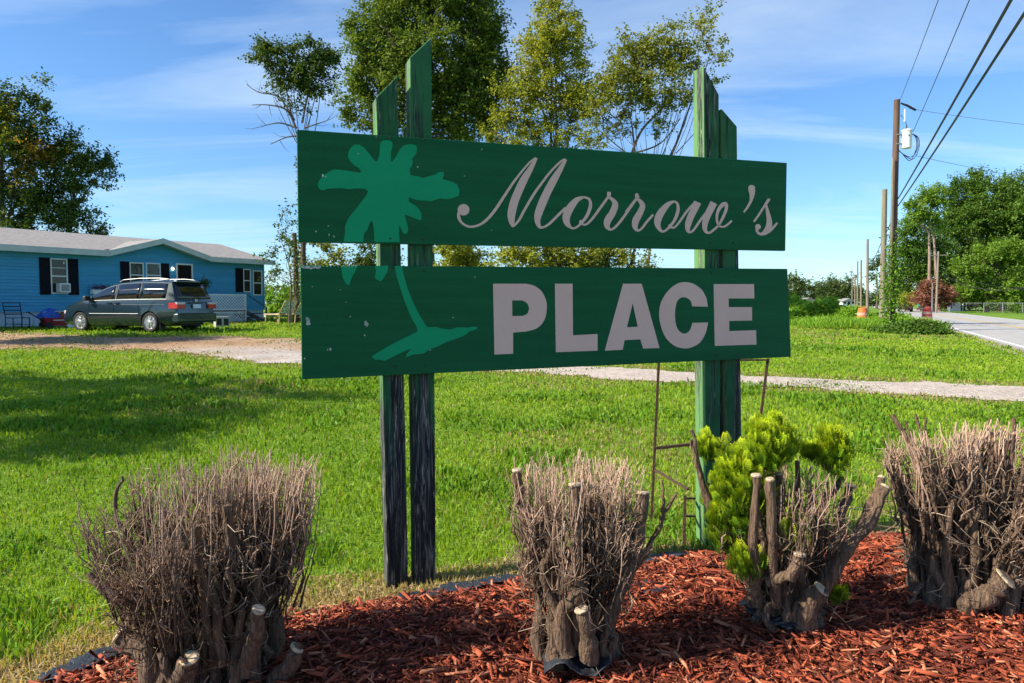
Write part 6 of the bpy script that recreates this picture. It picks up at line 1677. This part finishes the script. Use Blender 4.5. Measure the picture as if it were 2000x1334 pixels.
wire('thin wire crossing over the road from the pole-top insulator', at(1776, 212, 32), at(2300, 262, 40), .25, .010, M['palewire'])
wire('thin wire crossing over the road below the transformer', at(1788, 304, 32), at(2300, 380, 44), .3, .010, M['palewire'])
for q, (y0, y1, sg) in enumerate(((533, 470, 3.6), (536, 486, 3.2), (528, 552, 1.5))):
    wire(['uppermost', 'middle', 'lowest'][q] + ' sagging pale wire in front of the woodland', at(1838, y0, 92), at(2150, y1, 80), sg, .022, M['wire'])
wire('wire linking the transformer pole to the bare grey pole', at(1750, 402, 32), at(1730, 455, 38), .15, .02)
wire('wire running from the bare grey pole down the row', at(1728, 455, 38), at(1695, 512, 84), .6, .02)

# traffic barrels
M['orange'] = mat('orange_barrel', (.60, .13, .02), .5, var=.1, scale=4); M['redbar'] = mat('faded_red_barrel', (.50, .045, .03), .5, var=.15, scale=4); M['pinkw'] = mat('dull_reflective_band', (.55, .30, .22), .5)
def barrel(label, px, py, m):
    b = gp(px, py); t = thing('traffic_barrel', label, 'barrel', b, 0, 'traffic barrels by the road')
    MB().lathe([(.36, 0), (.36, .06), (.30, .07), (.29, .30), (.28, .31), (.27, .55), (.26, .56), (.25, .80), (.24, .81), (.22, .98), (.15, 1.0), (0, 1.0)], 20).build('drum', m, t, smooth=True, angle=30)
    for z0, r0 in ((.34, .285), (.60, .268)): MB().lathe([(r0, z0), (r0 - .004, z0 + .15)], 20).build('band', M['pinkw'], t)
    MB().tube([(-.1, 0, 1.0), (-.08, 0, 1.08), (.08, 0, 1.08), (.1, 0, 1.0)], .015, 6).build('handle', m, t)
barrel('orange traffic barrel in the kudzu beside the bare grey pole', 1684, 638.5, M['orange'])
barrel('faded red traffic barrel in the weeds at the road edge', 1810, 634, M['redbar'])

# things across the road
M['teal'] = mat('teal_plastic', (.01, .22, .17), .5); M['signgreen'] = mat('street_sign_green', (.02, .26, .18), .5); M['signyellow'] = mat('yellow_sign', (.55, .38, .03), .5)
def cross(px, py): return gp(px, py)
t = thing('trash_cart', 'teal wheeled trash cart at the road bend', 'trash cart', gp(1802, 605.5), .3)
mb = MB(); V = [(-.5, -.5, .15), (.5, -.5, .15), (.5, .5, .15), (-.5, .5, .15), (-.68, -.62, 1.25), (.68, -.62, 1.25), (.68, .62, 1.25), (-.68, .62, 1.25)]
mb.add(V, [(0, 1, 2, 3), (4, 5, 6, 7), (0, 1, 5, 4), (1, 2, 6, 5), (2, 3, 7, 6), (3, 0, 4, 7)]).build('bin', M['teal'], t)
mb = MB(); mb.box(-.72, .72, -.68, .68, 1.26, 1.4); mb.build('lid', M['teal'], t, bevel=.05)
for xk in (-.5, .5): MB().lathe([(0, -.05), (.18, -.05), (.18, .05), (0, .05)], 12, Matrix.Translation((xk, .55, .18)) @ Matrix.Rotation(R(90), 4, 'Z'), axis='y').build('wheel', M['black'], t)
b = gp(1834, 607); t = thing('street_name_sign', 'green street name blades on a post by the reddish shrub', 'street sign', b)
MB().tube([(0, 0, -.2), (0, 0, 2.6)], .05, 8).build('post', M['steel'], t)
MB().bar((-.9, 0, 2.45), (.6, 0, 2.45), .03, .42).build('sign_blade', M['signgreen'], t)
MB().bar((.2, -.05, 2.05), (.2, .9, 2.05), .03, .36).build('sign_blade', M['signgreen'], t)
MB().bar((.75, 0, 2.42), (1.35, 0, 2.42), .03, .5).build('sign_blade', M['signyellow'], t)
b = gp(1821, 608.5); t = thing('notice_sign', 'small white notice on a post beside the street sign', 'sign', b)
MB().tube([(0, 0, -.2), (0, 0, 1.5)], .04, 6).build('post', M['steel'], t); MB().bar((-.4, -.05, 1.2), (.4, -.05, 1.2), .02, .7).build('panel', M['white'], t)
b = gp(1880, 608); t = thing('red_marker_sign', 'red marker sign on a wooden post before the chain-link fence', 'sign', b)
MB().box(-.08, .08, -.08, .08, -.2, 2.0).build('post', M['board2'], t); MB().bar((-.33, -.1, 1.75), (.33, -.1, 1.75), .03, .75).build('panel', mat('dull_red_panel', (.34, .07, .05), .6, var=.2, scale=3), t)
# chain-link fence
FA = at(1855, 592, 100); FA.z = 0; FB = at(2120, 592, 80); FB.z = 0
fe = thing('chain_link_fence', 'grey chain-link fence along the front of the woodland', 'fence', FA, math.atan2(FB.y - FA.y, FB.x - FA.x)); FL = (FB - FA).length
for xk in np.arange(0, FL, 3.0): MB().tube([(xk, 0, -.2), (xk, 0, 1.3)], .05, 6).build('post', M['steel'], fe)
MB().tube([(0, 0, 1.25), (FL, 0, 1.25)], .035, 6).build('top_rail', M['steel'], fe)
nW = int(FL / .22); P = []
for d in (1, -1):
    xs_ = np.arange(0, FL - 1.2, .22)
    P.append(np.stack([np.stack([xs_ + (0 if d > 0 else 1.2), 0 * xs_ + .004 * d, 0 * xs_ + .02], -1), np.stack([xs_ + (1.2 if d > 0 else 0), 0 * xs_ + .004 * d, 0 * xs_ + 1.22], -1)], 1))
P = np.concatenate(P); V, Fq = tubes(P, np.full(P.shape[:2], .004), 3)
tag(np_mesh('wire_mesh', V, Fq, M['steel'], fe), kind='stuff')
for q, (px, w_, h_, m, lab) in enumerate(((1962, 1.6, .9, mat('red_brick', (.22, .06, .045), .9, var=.3, scale=6), 'low red brick planter by the chain-link fence'), (1863, 1.6, 1.2, mat('blue_grey_metal', (.12, .16, .22), .5, var=.2, scale=4), 'blue-grey utility cabinet by the chain-link fence'))):
    b = gp(px, 608); mb = MB(); mb.box(-w_ / 2, w_ / 2, -.4, .4, -.1, h_); mb.box(-w_ / 2 - .06, w_ / 2 + .06, -.46, .46, h_ + .002, h_ + .08)
    o = mb.build('planter' if q == 0 else 'utility_cabinet', m, None, bevel=.02); o.location = b; tag(o, lab, 'planter' if q == 0 else 'cabinet')
# far white sheds
def shed(label, px, Y, w_, h_, seed):
    b = at(px, 592, Y); b.z = 0
    t = thing('far_shed', label, 'shed', b, .2, 'far white sheds')
    mb = MB(); mb.box(-w_ / 2, w_ / 2, -2, 2, -.2, h_); mb.build('wall', M['white'], t)
    mb = MB(); mb.prism([(-w_ / 2 - .3, h_), (0, h_ + 1.1), (w_ / 2 + .3, h_)], -2.3, 2.3); mb.build('roof', M['roof'], t)
    MB().box(-.5, .5, -2.03, -2.001, 0, 2.0).build('door', M['dark_in'], t)
    for xk in (-w_ * .32, w_ * .32): MB().box(xk - .45, xk + .45, -2.03, -2.001, 1.0, 1.9).build('window', M['dark_in'], t)
shed('long white far shed behind the kudzu', 1572, 210, 6.0, 1.7, 1); shed('small white far shed beside the row of old poles', 1650, 230, 4.6, 1.7, 2)
# far car on the road
cpos = road_pt(95, 1.9, .014)
t = thing('far_car', 'small dark car far down the road beside the utility pole', 'car', cpos, math.atan2(rd.y, rd.x))
mb = MB(); mb.prism([(-2.2, .3), (2.2, .3), (2.25, .75), (1.2, .9), (.5, 1.42), (-1.4, 1.45), (-2.1, .95), (-2.25, .8)], -.88, .88); cb = mb.build('body', mat('dark_blue_paint', (.012, .016, .03), .3, coat=.6), t, bevel=.06)
mb = MB(); mb.prism([(1.05, .93), (.46, 1.36), (-1.3, 1.38), (-1.85, .98)], -.892, .892); mb.build('window', M['carglass'], cb)
mb = MB(); mb.box(-2.16, -1.62, -.7, .7, 1.0, 1.3); 
for yk in (-.65, .65): MB().box(-2.27, -2.2, yk - .16, yk + .16, .72, .9).build('tail_light', M['redlens'], t)
for xk in (-1.35, 1.4):
    for yk in (-.8, .8): MB().lathe([(0, -.1), (.33, -.1), (.33, .1), (0, .1)], 16, Matrix.Translation((xk, yk, .33)), axis='y').build('wheel', M['tyre'], t)

# far-off belt of woods behind the fields, one mass
r_ = np.random.default_rng(500); n = 14000
x = r_.uniform(-260, 95, n); hb = 4.0 + 6.5 * vnoise(x, 0 * x, 0.045, 501) + 3.0 * vnoise(x, 0 * x, 0.2, 502)
P = np.stack([x, 275 + r_.uniform(-8, 8, n), hb * r_.random(n) ** 0.7], -1)
c1, c2 = (np.array(q) for q in PAL['far']); w_ = r_.random((n, 1))
V, Fq, c = leaves(P, r_.uniform(0.9, 1.9, n), c1 * (1 - w_) + c2 * w_, r_)
tag(np_mesh('far_woods', V, Fq, M['leaf'], None, col=c), 'distant belt of woods along the horizon', kind='stuff')
